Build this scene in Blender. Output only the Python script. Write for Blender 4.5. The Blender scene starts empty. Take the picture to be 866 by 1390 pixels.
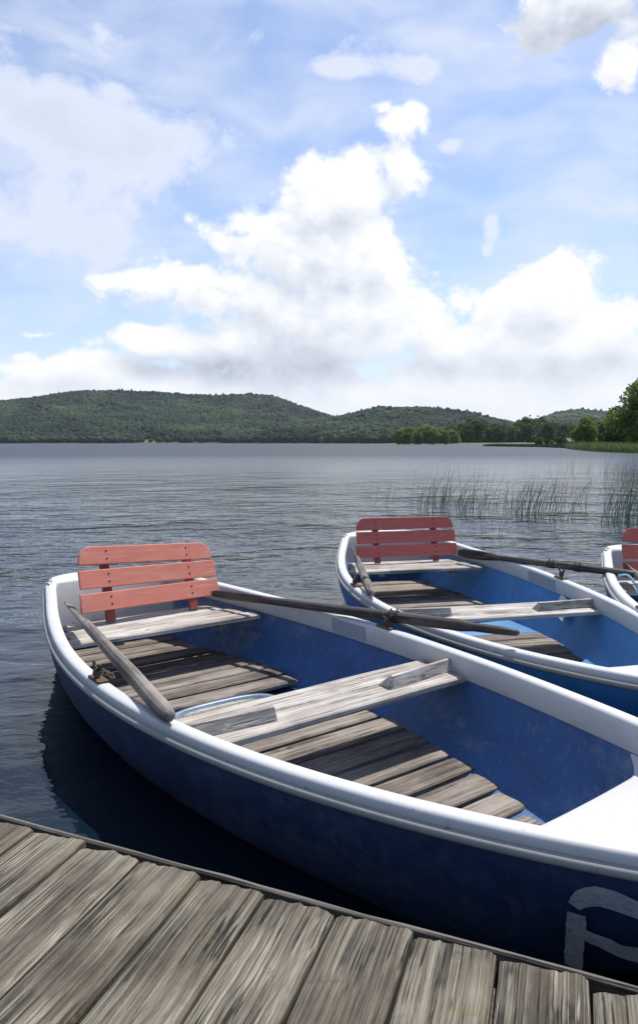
import bpy, math, random
import numpy as np
from mathutils import Vector, Matrix, geometry, noise as mnoise
R = math.radians
rnd = random.Random(7)
nprs = np.random.RandomState(11)
S = bpy.context.scene
col = S.collection

# ------------------------------------------------------------------ camera
F_PX, W_PX, H_PX = 1011.0, 866.0, 1390.0
CAM_H = 1.30
cam_d = bpy.data.cameras.new('camera')
cam = bpy.data.objects.new('camera', cam_d)
col.objects.link(cam)
cam_d.sensor_fit = 'VERTICAL'
cam_d.sensor_height = 36.0
cam_d.lens = F_PX / H_PX * 36.0
cam_d.shift_y = -45.0 / H_PX
cam_d.clip_start = 0.05
cam_d.clip_end = 60000
PITCH = math.atan(49.0 / F_PX)
cam.location = (0, 0, CAM_H)
cam.rotation_euler = (math.pi / 2 - PITCH, 0, 0)
S.camera = cam

# ------------------------------------------------------------------ exposure / light
S.view_settings.view_transform = 'Standard'
S.view_settings.look = 'None'
S.view_settings.gamma = 1.0
S.view_settings.use_curve_mapping = False
S.cycles.sample_clamp_direct = 8.0
S.cycles.sample_clamp_indirect = 6.0
S.view_settings.exposure = 0.30
SUN_DIR = Vector((0.33, 0.40, 1.0)).normalized()      # towards the sun
SUN_EL = math.asin(SUN_DIR.z)
SUN_AZ = math.atan2(SUN_DIR.x, SUN_DIR.y)
sun_d = bpy.data.lights.new('sun', 'SUN')
sun_d.energy = 4.6
sun_d.angle = R(0.6)
sun_d.color = (1.0, 0.965, 0.90)
sun = bpy.data.objects.new('sun', sun_d)
col.objects.link(sun)
sun.rotation_euler = SUN_DIR.to_track_quat('Z', 'Y').to_euler()
sun.location = SUN_DIR * 50

def px_dir(px, py):
    """direction of a point of the sky -> (azimuth, tan elevation)"""
    v = ((px - 433) / F_PX, 1.0, (650 - py) / F_PX)
    c, s = math.cos(PITCH), math.sin(PITCH)
    x, y, z = v[0], v[1] * c + v[2] * s, -v[1] * s + v[2] * c
    return math.atan2(x, y), z / math.hypot(x, y)

# ------------------------------------------------------------------ node helper
class NT:
    def __init__(s, nt): s.nt = nt
    def n(s, t, **kw):
        nd = s.nt.nodes.new(t)
        for k, v in kw.items():
            setattr(nd, k, v)
        return nd
    def set(s, sock, v):
        if v is None: return
        if hasattr(v, 'is_output') or isinstance(v, bpy.types.NodeSocket):
            s.nt.links.new(v, sock)
        else:
            sock.default_value = v
    def m(s, op, a, b=None, c=None, clamp=False):
        nd = s.n('ShaderNodeMath', operation=op); nd.use_clamp = clamp
        for i, v in enumerate((a, b, c)): s.set(nd.inputs[i], v)
        return nd.outputs[0]
    def vm(s, op, a, b=None, out=0):
        nd = s.n('ShaderNodeVectorMath', operation=op)
        s.set(nd.inputs[0], a)
        if b is not None:
            s.set(nd.inputs[3 if op == 'SCALE' else 1], b)
        return nd.outputs[out]
    def noise(s, vec, scale=5, detail=4, rough=.5, dist=0, out=0, lac=2.0, dim='3D', w=None):
        nd = s.n('ShaderNodeTexNoise', noise_dimensions=dim)
        if vec is not None: s.set(nd.inputs['Vector'], vec)
        if w is not None: s.set(nd.inputs['W'], w)
        s.set(nd.inputs['Scale'], scale); s.set(nd.inputs['Detail'], detail); s.set(nd.inputs['Roughness'], rough)
        s.set(nd.inputs['Distortion'], dist); s.set(nd.inputs['Lacunarity'], lac)
        return nd.outputs[out]
    def voro(s, vec, scale=5, detail=0, rough=.5, feature='F1', rnd=1.0, out='Distance'):
        nd = s.n('ShaderNodeTexVoronoi', feature=feature)
        s.set(nd.inputs['Vector'], vec); s.set(nd.inputs['Scale'], scale)
        s.set(nd.inputs['Detail'], detail); s.set(nd.inputs['Roughness'], rough); s.set(nd.inputs['Randomness'], rnd)
        return nd.outputs[out]
    def ramp(s, fac, stops, interp='LINEAR'):
        nd = s.n('ShaderNodeValToRGB'); cr = nd.color_ramp; cr.interpolation = interp
        while len(cr.elements) > 1: cr.elements.remove(cr.elements[-1])
        for i, (p, c) in enumerate(stops):
            e = cr.elements[0] if i == 0 else cr.elements.new(p)
            e.position = p
            if not hasattr(c, '__len__'): c = (c, c, c)
            e.color = (*c[:3], 1)
        s.set(nd.inputs[0], fac)
        return nd.outputs[0]
    def mix(s, fac, a, b, blend='MIX'):
        nd = s.n('ShaderNodeMix', data_type='RGBA', blend_type=blend)
        s.set(nd.inputs[0], fac)
        for i, v in ((6, a), (7, b)):
            if isinstance(v, tuple) and len(v) == 3: v = (*v, 1)
            s.set(nd.inputs[i], v)
        return nd.outputs[2]
    def mapr(s, v, a, b, c=0., d=1., interp='LINEAR'):
        nd = s.n('ShaderNodeMapRange', interpolation_type=interp)
        for i, x in enumerate((v, a, b, c, d)): s.set(nd.inputs[i], x)
        return nd.outputs[0]
    def scale(s, vec, sc):
        nd = s.n('ShaderNodeMapping'); s.set(nd.inputs[0], vec); nd.inputs['Scale'].default_value = sc
        return nd.outputs[0]
    def xyz(s, a, b, c):
        nd = s.n('ShaderNodeCombineXYZ')
        for i, v in enumerate((a, b, c)): s.set(nd.inputs[i], v)
        return nd.outputs[0]
    def sep(s, v):
        nd = s.n('ShaderNodeSeparateXYZ'); s.set(nd.inputs[0], v)
        return nd.outputs
    def bump(s, h, strength=.5, dist=.01, normal=None):
        nd = s.n('ShaderNodeBump'); s.set(nd.inputs['Height'], h)
        nd.inputs['Strength'].default_value = strength; nd.inputs['Distance'].default_value = dist
        if normal is not None: s.set(nd.inputs['Normal'], normal)
        return nd.outputs[0]

# ------------------------------------------------------------------ world: Nishita sky + cloud cover by direction
world = bpy.data.worlds.new('World'); S.world = world
world.use_nodes = True
wn = world.node_tree; wn.nodes.clear()
T = NT(wn)
sky = T.n('ShaderNodeTexSky', sky_type='NISHITA')
sky.sun_disc = False
sky.sun_elevation = SUN_EL
sky.sun_rotation = SUN_AZ
sky.altitude = 200; sky.air_density = 1.0; sky.dust_density = 0.6; sky.ozone_density = 1.6

# cloud field group: vector (azimuth, tan elevation) -> density height
blobs = [  # px, py, rx, ry
 (455,275,95,82),(395,335,120,75),(300,395,150,56),(205,385,70,26),(430,440,150,90),(500,350,80,95),
 (550,225,38,52),(546,165,44,36),(520,150,24,14),(545,420,110,90),(330,470,90,50),
 (400,505,100,42),
 (735,410,92,66),(800,470,110,64),(670,480,130,76),(640,530,150,60),
 (215,465,95,28),(100,505,150,30),(60,545,160,40),(240,545,150,50),(480,545,150,50),(790,545,170,48),(55,447,46,12),
 (850,80,44,55),(790,15,115,50),(748,355,26,14)]
def cloud_group():
    g = bpy.data.node_groups.new('cloud_field', 'ShaderNodeTree')
    g.interface.new_socket('P', in_out='INPUT', socket_type='NodeSocketVector')
    g.interface.new_socket('H', in_out='OUTPUT', socket_type='NodeSocketFloat')
    G = NT(g)
    gi = G.n('NodeGroupInput'); go = G.n('NodeGroupOutput')
    P0 = gi.outputs[0]
    wv = G.noise(P0, 9, 2, .55, out=1)
    wv = G.vm('SUBTRACT', wv, (.5, .5, .5))
    P = G.vm('ADD', P0, G.vm('SCALE', wv, .045))
    h = None
    for (px, py, rx, ry) in blobs:
        a, e = px_dir(px, py)
        d = G.vm('MULTIPLY', G.vm('SUBTRACT', P, (a, e, 0)), (F_PX / rx, F_PX / ry, 0))
        amp = .62 if rx * ry < 900 else (.8 if rx * ry < 2200 else 1.0)
        v = G.m('SUBTRACT', amp, G.m('MULTIPLY', G.vm('LENGTH', d, out=1), amp))
        if amp < .7: v = G.m('SUBTRACT', v, .22)
        if h is None: h = v
        else: h = G.m('SMOOTH_MAX', h, v, .30)
    P3 = G.vm('MULTIPLY', P, (1, 1.15, 1))
    b1 = G.voro(P3, 15, 3.0, .55)            # cauliflower billows
    b2 = G.noise(P3, 26, 6, .64)
    b3 = G.noise(P3, 7, 1, .5)
    k = G.m('ADD', G.m('MULTIPLY', G.m('SUBTRACT', .70, b1), .85), G.m('MULTIPLY', G.m('SUBTRACT', b2, .5), .8))
    k = G.m('ADD', k, G.m('MULTIPLY', G.m('SUBTRACT', b3, .5), .8))
    hh = G.m('ADD', G.m('MULTIPLY', G.m('MINIMUM', h, .7), 1.5), k)
    hh = G.m('ADD', hh, .10)
    G.set(go.inputs[0], hh)
    return g
CG = cloud_group()
geo = T.n('ShaderNodeNewGeometry')
inc = T.vm('SCALE', geo.outputs['Incoming'], -1.0)
sx, sy, sz = T.sep(inc)[:3]
az = T.m('ARCTAN2', sx, sy)
hyp = T.m('SQRT', T.m('ADD', T.m('ADD', T.m('MULTIPLY', sx, sx), T.m('MULTIPLY', sy, sy)), 1e-4))
el = T.m('DIVIDE', sz, hyp)
Pw = T.xyz(az, el, 0.0)
def cg(off):
    nd = T.n('ShaderNodeGroup'); nd.node_tree = CG
    T.set(nd.inputs[0], T.vm('ADD', Pw, off) if off else Pw)
    return nd.outputs[0]
h0 = cg(None)
h2 = cg((.011, .034, 0))
mask = T.mapr(h0, -.14, .36, interp='SMOOTHSTEP')
lit = T.m('MULTIPLY', T.m('SUBTRACT', h0, h2), T.mapr(el, .03, .18, .22, 1.0))
def gauss(px, py, rx, ry):
    a, e = px_dir(px, py)
    d = T.vm('MULTIPLY', T.vm('SUBTRACT', Pw, (a, e, 0)), (F_PX / rx, F_PX / ry, 0))
    l = T.vm('LENGTH', d, out=1)
    return T.m('EXPONENT', T.m('MULTIPLY', T.m('MULTIPLY', l, l), -1.0))
def addl(l):
    o = l[0]
    for x in l[1:]: o = T.m('ADD', o, x)
    return o
grey = addl([T.m('MULTIPLY', gauss(*a[:4]), a[4]) for a in [
    (375,503,110,30,.40),(390,440,110,50,.16),(790,15,100,45,.48),(250,500,90,16,.30),(720,500,130,22,.16),
    (560,505,90,16,.14),(820,490,60,14,.16),(60,520,80,14,.16),(430,350,60,60,.10)]])
gn = T.noise(Pw, 14, 5, .6)
grey = T.m('MULTIPLY', grey, T.mapr(gn, .3, .65, .45, 1.3))
thick = T.mapr(h0, .3, 1.6, 0, .08)
shade = T.m('SUBTRACT', T.m('ADD', .90, T.m('MULTIPLY', lit, .33)), T.m('ADD', grey, thick))
ccol = T.ramp(shade, [(0, (.31, .34, .41)), (.30, (.41, .45, .53)), (.58, (.56, .60, .68)), (.80, (.71, .74, .80)), (1.0, (.85, .86, .88))])
# soft high veils
P2 = T.vm('ADD', Pw, T.vm('SCALE', T.vm('SUBTRACT', T.noise(Pw, 4, 3, .5, out=1), (.5, .5, .5)), .16))
Ps = T.vm('MULTIPLY', P2, (1.0, 2.6, 1))
veil_n = T.noise(Ps, 4.2, 5, .56)
veil = T.mapr(veil_n, .30, .78, .12, .80, 'SMOOTHSTEP')
soft = addl([T.m('MULTIPLY', gauss(*a[:4]), a[4]) for a in [
    (110,190,150,52,1.05),(50,140,90,42,.8),(200,210,70,40,.5),(60,290,150,60,.75),(130,340,150,60,.45),(330,60,260,90,.35),(60,40,130,50,.45),
    (350,170,120,50,.25),(560,60,120,60,.25),(160,124,20,12,.6),(568,97,34,24,.78),(478,93,52,16,.70),(613,195,28,16,.85),(668,310,13,27,.85),(660,342,9,11,.7),(55,447,60,18,.75),(840,200,60,50,.25)]])
softn = T.m('ADD', soft, T.m('MULTIPLY', T.m('SUBTRACT', T.noise(P2, 16, 6, .64), .5), 1.7))
softm = T.mapr(softn, .22, 1.0, 0, .9, 'SMOOTHSTEP')
veil_all = T.m('MAXIMUM', veil, softm)
veil_all = T.m('MULTIPLY', veil_all, T.m('MULTIPLY', T.mapr(el, .75, 1.6, 1.0, .15), T.mapr(sy, -.3, .35, .3, 1.0)))
hz = T.mapr(el, 0.0, .42, .50, 0.0)      # paler toward the horizon
veil_all = T.m('MAXIMUM', veil_all, hz)
upf = T.mapr(el, -.02, .02, 0, 1)
softshade = T.ramp(T.m('ADD', T.mapr(softn, .5, 1.6, .15, .75), T.m('MULTIPLY', T.m('SUBTRACT', gn, .5), .8)), [(0, (.70, .74, .86)), (.5, (.66, .70, .81)), (1, (.58, .62, .72))])

skyc = T.vm('SCALE', sky.outputs[0], .125)
skyc = T.mix(1.0, skyc, (.94, .99, 1.10), 'MULTIPLY')
c = T.mix(veil_all, skyc, softshade)
c = T.mix(mask, c, ccol)
# Background strength 0.1 (the cloud radiances are given for a strength of 1)
bg = T.n('ShaderNodeBackground')
T.set(bg.inputs[0], T.vm('SCALE', c, 10.0)); bg.inputs[1].default_value = 0.1
out = T.n('ShaderNodeOutputWorld')
wn.links.new(bg.outputs[0], out.inputs[0])
world.cycles.sampling_method = 'MANUAL'; world.cycles.sample_map_resolution = 512

# ------------------------------------------------------------------ mesh helpers
def mat(name):
    m = bpy.data.materials.new(name); m.use_nodes = True
    nt = m.node_tree; nt.nodes.clear()
    t = NT(nt)
    b = t.n('ShaderNodeBsdfPrincipled'); o = t.n('ShaderNodeOutputMaterial')
    nt.links.new(b.outputs[0], o.inputs[0])
    return m, t, b
def tag(o, label=None, cat=None, group=None, kind=None):
    if label: o['label'] = label
    if cat: o['category'] = cat
    if group: o['group'] = group
    if kind: o['kind'] = kind
    return o
def mesh_np(name, V, Fc, smooth=False):
    me = bpy.data.meshes.new(name)
    V = np.asarray(V, dtype=np.float32); 
    if isinstance(Fc, np.ndarray):
        n, k = Fc.shape
        me.vertices.add(len(V)); me.vertices.foreach_set('co', V.ravel())
        me.loops.add(n * k); me.loops.foreach_set('vertex_index', Fc.astype(np.int32).ravel())
        me.polygons.add(n); me.polygons.foreach_set('loop_start', np.arange(0, n * k, k, dtype=np.int32))
        me.update(calc_edges=True)
    else:
        me.from_pydata([tuple(map(float, v)) for v in V], [], Fc); me.update()
    me.validate()
    if smooth: me.shade_smooth()
    return me
def ob(name, me, m=None, parent=None):
    if m is not None and not me.materials: me.materials.append(m)
    o = bpy.data.objects.new(name, me); col.objects.link(o)
    if parent: o.parent = parent
    return o
def empty(name, loc, rot=(0, 0, 0)):
    o = bpy.data.objects.new(name, None); col.objects.link(o)
    o.location = loc; o.rotation_euler = rot; o.empty_display_size = .1
    return o
def grid_faces(nu, nv, closed=False):
    f = []
    for i in range(nu if closed else nu - 1):
        i2 = (i + 1) % nu
        for j in range(nv - 1):
            f.append((i * nv + j, i2 * nv + j, i2 * nv + j + 1, i * nv + j + 1))
    return f
class MB:
    def __init__(s): s.v = []; s.f = []
    def add(s, V, Fc):
        o = len(s.v); s.v += [tuple(map(float, v)) for v in V]; s.f += [tuple(int(i) + o for i in f) for f in Fc]
    def box(s, c, size, M=None, taper=0):
        hx, hy, hz = [k / 2 for k in size]
        V = [Vector((x * hx, y * hy, z * hz)) for x in (-1, 1) for y in (-1, 1) for z in (-1, 1)]
        if M is not None: V = [M @ v for v in V]
        V = [v + Vector(c) for v in V]
        s.add(V, [(0, 1, 3, 2), (4, 6, 7, 5), (0, 4, 5, 1), (2, 3, 7, 6), (0, 2, 6, 4), (1, 5, 7, 3)])
    def tube(s, pts, rad, n=10, cap=True, squash=None):
        pts = [Vector(p) for p in pts]; k = len(pts)
        rad = rad if hasattr(rad, '__len__') else [rad] * k
        V = []; up = None
        for i, p in enumerate(pts):
            t = (pts[min(i + 1, k - 1)] - pts[max(i - 1, 0)]).normalized()
            if up is None:
                up = Vector((0, 0, 1)) if abs(t.z) < .9 else Vector((1, 0, 0))
            a = t.cross(up).normalized(); b = a.cross(t).normalized(); up = b
            r = rad[i]; ra, rb = (r, r) if not hasattr(r, '__len__') else r
            for j in range(n):
                an = 2 * math.pi * j / n
                V.append(p + a * (ra * math.cos(an)) + b * (rb * math.sin(an)))
        Fc = [(i * n + j, i * n + (j + 1) % n, (i + 1) * n + (j + 1) % n, (i + 1) * n + j) for i in range(k - 1) for j in range(n)]
        if cap:
            Fc += [tuple(reversed(range(n))), tuple((k - 1) * n + j for j in range(n))]
        s.add(V, Fc)
    def mesh(s, name, smooth=False):
        me = bpy.data.meshes.new(name); me.from_pydata(s.v, [], s.f); me.update()
        if smooth: me.shade_smooth()
        return me
    def build(s, name, m, parent=None, smooth=False, bevel=0, segs=2):
        o = ob(name, s.mesh(name, smooth), m, parent)
        if bevel:
            b = o.modifiers.new('bevel', 'BEVEL'); b.width = bevel; b.segments = segs; b.limit_method = 'ANGLE'; b.angle_limit = R(40)
        return o

def board(mb, c, ex, ey, ez, L, Wd, Tk, seed=0, nl=14, wob=.0025, taper=None, chip=.004):
    """weathered board: long axis ex, width ey, thickness ez (unit Vectors), with uneven rounded edges and worn ends"""
    r = random.Random(seed)
    c = Vector(c)
    prof = [(-.5, -.5), (-.5, .22), (-.46, .42), (-.38, .5), (-.2, .5), (0, .5), (.2, .5), (.38, .5), (.46, .42), (.5, .22), (.5, -.5)]
    np_ = len(prof); V = []
    ph = [r.random() * 20 for _ in range(4)]
    for i in range(nl + 1):
        t = i / nl
        s = -.5 + t
        wsc = 1.0 if taper is None else taper(t)
        ew0 = wob * mnoise.noise(Vector((s * 6 + ph[0], 1.3, 0))); ew1 = wob * mnoise.noise(Vector((s * 6 + ph[1], 5.3, 0)))
        for j, (a, b) in enumerate(prof):
            jit = 0
            if i in (0, nl): jit = chip * (r.random() - .3) * (1 if i == 0 else -1)
            zz = b * Tk + wob * .6 * mnoise.noise(Vector((s * 5 + ph[2], a * 4, ph[3])))
            if i in (0, nl) and b > .3: zz -= .0025
            yy = a * Wd * wsc + (ew0 if a < 0 else ew1) * abs(a) * 2
            V.append(c + ex * (s * L + jit) + ey * yy + ez * zz)
    Fc = [(i * np_ + j, (i + 1) * np_ + j, (i + 1) * np_ + (j + 1) % np_, i * np_ + (j + 1) % np_) for i in range(nl) for j in range(np_)]
    Fc += [tuple(range(np_)), tuple(nl * np_ + j for j in reversed(range(np_)))]
    mb.add(V, Fc)

def catmull(P, n):
    P = np.asarray(P, float); out = []
    Q = np.vstack([2 * P[0] - P[1], P, 2 * P[-1] - P[-2]])
    d = np.hypot(*(P[1:] - P[:-1]).T[:2]) if P.shape[1] >= 2 else None
    seg = np.r_[0, np.cumsum(np.linalg.norm(P[1:] - P[:-1], axis=1))]
    for t in np.linspace(0, seg[-1], n):
        i = min(max(np.searchsorted(seg, t) - 1, 0), len(P) - 2)
        f = (t - seg[i]) / (seg[i + 1] - seg[i])
        p0, p1, p2, p3 = Q[i], Q[i + 1], Q[i + 2], Q[i + 3]
        out.append(.5 * ((2 * p1) + (-p0 + p2) * f + (2 * p0 - 5 * p1 + 4 * p2 - p3) * f ** 2 + (-p0 + 3 * p1 - 3 * p2 + p3) * f ** 3))
    return np.array(out)

# ------------------------------------------------------------------ materials
def wood_mat(name, axis, cols, streak=1.0, rough=.78, bump=.5, stain=.5, scale=1.0, green=0.0, grain=90, bdist=.004, spots=True, cracks=.75, n2w=.0, crk=26, strt=.022):
    m, t, b = mat(name)
    tc = t.n('ShaderNodeTexCoord').outputs['Object']
    g = t.n('ShaderNodeNewGeometry')
    isl = g.outputs['Random Per Island']
    oi = t.n('ShaderNodeObjectInfo')
    off = t.vm('SCALE', t.xyz(isl, t.m('MULTIPLY', isl, 3.7), t.m('MULTIPLY', isl, 7.1)), 13.0)
    off2 = t.vm('SCALE', t.xyz(oi.outputs['Random'], oi.outputs['Random'], 0.3), 31.0)
    p = t.vm('ADD', t.vm('ADD', tc, off), off2)
    st = [1., 1., 1.]; st[axis] = strt
    ps = t.scale(p, tuple(k * scale for k in st))
    wv = t.vm('SCALE', t.vm('SUBTRACT', t.noise(p, 5 * scale, 2, .5, out=1), (.5, .5, .5)), .010)
    ps = t.vm('ADD', ps, wv)
    n1 = t.noise(ps, grain * .25, 6, .62)
    n2 = t.noise(ps, grain, 8, .7)
    n3 = t.noise(p, 3.5 * scale, 4, .55)
    n4 = t.noise(p, 18 * scale, 6, .65)
    f = t.m('ADD', t.m('MULTIPLY', n1, .55 * streak), t.m('MULTIPLY', n2, .45 * streak))
    if n2w:
        st5 = [1., 1., 1.]; st5[axis] = .028
        n6 = t.noise(t.vm('ADD', t.scale(p, tuple(st5)), wv), 75, 6, .78)
        f = t.m('ADD', t.m('MULTIPLY', f, .55), t.m('MULTIPLY', t.m('SUBTRACT', t.m('MULTIPLY', n6, 1.5), .30), .5))
    f = t.m('ADD', f, t.m('MULTIPLY', t.m('SUBTRACT', n3, .5), stain))
    f = t.m('ADD', f, t.m('MULTIPLY', t.m('SUBTRACT', isl, .5), .16))
    f = t.m('ADD', f, t.m('MULTIPLY', t.m('SUBTRACT', oi.outputs['Random'], .5), .08))
    c = t.ramp(f, [(.22, cols[0]), (.42, cols[1]), (.56, cols[2]), (.75, cols[3])])
    crack = t.mapr(n2, .30, .40, 0, 1, 'SMOOTHSTEP')
    st3 = [1., 1., 1.]; st3[axis] = .5 * strt
    rn = t.noise(t.vm('ADD', t.scale(p, tuple(k * scale for k in st3)), wv), crk, 3, .5)
    ridge = t.m('ABSOLUTE', t.m('SUBTRACT', rn, .5))
    line = t.m('MULTIPLY', t.mapr(ridge, .010, .040, 1, 0, 'SMOOTHSTEP'), t.mapr(t.noise(p, 5 * scale, 3, .6), .42, .58, .1, 1))
    c = t.mix(t.m('MULTIPLY', line, cracks), c, tuple(k * .35 for k in cols[0]))
    c = t.mix(t.m('MULTIPLY', t.m('SUBTRACT', 1.0, crack), .75), c, tuple(k * .3 for k in cols[0]))
    rp = t.noise(t.vm('ADD', t.vm('ADD', t.scale(p, tuple(k * scale for k in st3)), wv), (3.1, 5.7, 1.3)), crk * 1.7, 2, .5)
    rdg = t.m('ABSOLUTE', t.m('SUBTRACT', rp, .5))
    seg_ = t.noise(t.scale(p, tuple(.25 if k != 1 else 1 for k in st)), 9, 4, .65)
    c = t.mix(t.m('MULTIPLY', t.mapr(rdg, .012, .05, 1, 0), t.mapr(seg_, .5, .62, 0, cracks * .7)), c, tuple(min(1, k * 1.25) for k in cols[3]))
    c = t.mix(t.m('MULTIPLY', t.mapr(t.m('ABSOLUTE', t.m('SUBTRACT', rp, .40)), .008, .035, 1, 0), t.mapr(seg_, .40, .52, cracks * .85, 0)), c, tuple(k * .3 for k in cols[0]))
    if spots:
        kn = t.voro(t.scale(p, tuple((k if k == 1 else .5) for k in st)), 7 * scale, 0, .5)
        c = t.mix(t.mapr(kn, .045, .075, .75, 0), c, tuple(k * .35 for k in cols[0]))
        sp = t.mapr(n4, .62, .72, 0, .45, 'SMOOTHSTEP')
        c = t.mix(sp, c, tuple(k * .6 for k in cols[1]))
    if green:
        gn = t.noise(p, 9, 7, .7)
        c = t.mix(t.mapr(gn, .60, .70, 0, green, 'SMOOTHSTEP'), c, (.20, .17, .05))
    t.set(b.inputs['Base Color'], c)
    b.inputs['Roughness'].default_value = rough
    b.inputs['Specular IOR Level'].default_value = .3
    hgt = t.m('ADD', t.m('MULTIPLY', n1, .5), t.m('MULTIPLY', n2, .9))
    hgt = t.m('SUBTRACT', hgt, t.m('MULTIPLY', line, .5 * cracks))
    t.set(b.inputs['Normal'], t.bump(hgt, bump, bdist))
    return m

M = {}
M['seat_wood'] = wood_mat('seat_wood', 1, [(.12, .095, .078), (.30, .265, .23), (.44, .405, .36), (.58, .545, .495)], stain=.55, bump=.45)
M['floor_wood'] = wood_mat('floor_wood', 1, [(.045, .034, .027), (.125, .100, .082), (.215, .180, .150), (.32, .278, .238)], stain=.5, bump=.6)
M['dock_wood'] = wood_mat('dock_wood', 1, [(.030, .023, .015), (.082, .067, .047), (.17, .147, .108), (.36, .325, .25)], stain=.45, bump=1.0, bdist=.006, grain=210, green=.35, cracks=.95, n2w=1.0, crk=62, strt=.011)
M['oar_wood'] = wood_mat('oar_wood', 0, [(.035, .028, .025), (.088, .074, .066), (.16, .14, .124), (.27, .24, .205)], stain=.7, bump=.4)
M['oar_dark'] = wood_mat('oar_dark', 0, [(.018, .014, .013), (.045, .036, .033), (.075, .062, .056), (.13, .11, .10)], stain=.5, bump=.35, rough=.55)

def paint_mat(name, base, scuff, dark, amt=.5, rough=.35, sc=1.0, drips=False):
    m, t, b = mat(name)
    tc = t.n('ShaderNodeTexCoord').outputs['Object']
    n1 = t.noise(tc, 5 * sc, 7, .65, .4)
    n2 = t.noise(tc, 22 * sc, 6, .7, .6)
    n3 = t.noise(t.scale(tc, (1, 1, .25)), 60 * sc, 4, .6)
    c = t.mix(t.mapr(n1, .38, .66, 0, 1), base, dark)
    n0 = t.noise(t.scale(tc, (.5, 1, 1)), 2.2, 5, .6, .3)
    c = t.mix(t.m('MULTIPLY', t.mapr(t.m('ADD', t.m('MULTIPLY', n2, .35), t.m('MULTIPLY', n0, .65)), .50, .66, 0, 1, 'SMOOTHSTEP'), amt), c, scuff)
    n9 = t.noise(tc, 95, 4, .7)
    c = t.mix(t.m('MULTIPLY', t.mapr(n9, .62, .70, 0, 1), amt * .5), c, scuff)
    c = t.mix(t.m('MULTIPLY', t.mapr(n3, .60, .68, 0, 1), amt * .45), c, scuff)
    # fine scratches
    scr = t.noise(t.scale(tc, (1.0, 3.0, 14.0)), 26 * sc, 3, .5, 1.5)
    c = t.mix(t.m('MULTIPLY', t.mapr(t.m('ABSOLUTE', t.m('SUBTRACT', scr, .5)), .004, .012, 1, 0), t.m('MULTIPLY', t.mapr(n1, .45, .6, 0, 1), amt * .8)), c, scuff)
    t.set(b.inputs['Base Color'], c)
    t.set(b.inputs['Roughness'], t.mapr(n2, .3, .7, rough, rough + .3))
    t.set(b.inputs['Normal'], t.bump(n1, .15, .006))
    return m
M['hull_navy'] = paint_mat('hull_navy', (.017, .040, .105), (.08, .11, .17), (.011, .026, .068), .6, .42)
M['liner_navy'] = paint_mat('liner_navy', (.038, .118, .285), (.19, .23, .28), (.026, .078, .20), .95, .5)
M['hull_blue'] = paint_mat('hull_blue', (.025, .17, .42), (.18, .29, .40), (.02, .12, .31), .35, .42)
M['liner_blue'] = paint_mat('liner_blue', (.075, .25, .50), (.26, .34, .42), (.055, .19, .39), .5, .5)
def white_mat(name, base=(.53, .525, .51), dirt=(.33, .31, .27), amt=.5, rough=.42):
    m, t, b = mat(name)
    tc = t.n('ShaderNodeTexCoord').outputs['Object']
    n1 = t.noise(tc, 3, 6, .6); n2 = t.noise(tc, 26, 6, .7); n3 = t.voro(tc, 9, 0, .5)
    c = t.mix(t.mapr(n1, .4, .75, 0, .16), base, tuple(k * .82 for k in base))
    c = t.mix(t.m('MULTIPLY', t.mapr(n2, .66, .74, 0, 1), amt), c, dirt)
    c = t.mix(t.m('MULTIPLY', t.mapr(n3, .035, .05, 1, 0), amt), c, (.25, .20, .14))
    n4 = t.noise(t.scale(tc, (.35, 1, 1)), 9, 7, .68, .8); n5 = t.noise(t.scale(tc, (1, 1, .2)), 45, 5, .6)
    c = t.mix(t.mapr(n4, .50, .70, 0, .42 * amt * 2, 'SMOOTHSTEP'), c, tuple(k * .72 for k in base))
    c = t.mix(t.m('MULTIPLY', t.mapr(n5, .60, .70, 0, 1), amt * .5), c, tuple(a_ * .5 + d_ * .5 for a_, d_ in zip(base, dirt)))
    n6 = t.noise(tc, 11, 8, .75); n7 = t.voro(t.scale(tc, (.6, 1, 1)), 24, 0, .5)
    c = t.mix(t.m('MULTIPLY', t.mapr(n6, .60, .68, 0, .5, 'SMOOTHSTEP'), amt * 1.4), c, dirt)
    c = t.mix(t.mapr(n7, .05, .09, .8 * amt, 0), c, tuple(k * .6 for k in dirt))
    t.set(b.inputs['Base Color'], c); t.set(b.inputs['Roughness'], t.mapr(n4, .3, .7, rough - .08, rough + .2))
    t.set(b.inputs['Normal'], t.bump(t.m('ADD', n1, t.m('MULTIPLY', n4, .4)), .15, .004))
    return m
M['gelcoat'] = white_mat('gelcoat')
M['rail'] = white_mat('rail', (.31, .30, .27), (.09, .075, .055), .85, .65)
M['patch_grey'] = white_mat('patch_grey', (.30, .31, .33), (.2, .19, .18), .5, .5)
M['letter_paint'] = None
def simple(name, base, rough=.6, metal=0, nscale=30, var=.3, bump=.2, bd=.003):
    m, t, b = mat(name)
    tc = t.n('ShaderNodeTexCoord').outputs['Object']
    n = t.noise(tc, nscale, 6, .65)
    c = t.mix(t.mapr(n, .35, .7, 0, 1), tuple(k * (1 + var) for k in base), tuple(k * (1 - var) for k in base))
    t.set(b.inputs['Base Color'], c); b.inputs['Roughness'].default_value = rough; b.inputs['Metallic'].default_value = metal
    t.set(b.inputs['Normal'], t.bump(n, bump, bd))
    return m
M['rust'] = simple('rust', (.10, .062, .042), .85, .2, 60, .55, .6)
M['dark_iron'] = simple('dark_iron', (.035, .032, .03), .6, .5, 60, .4, .4)
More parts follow.
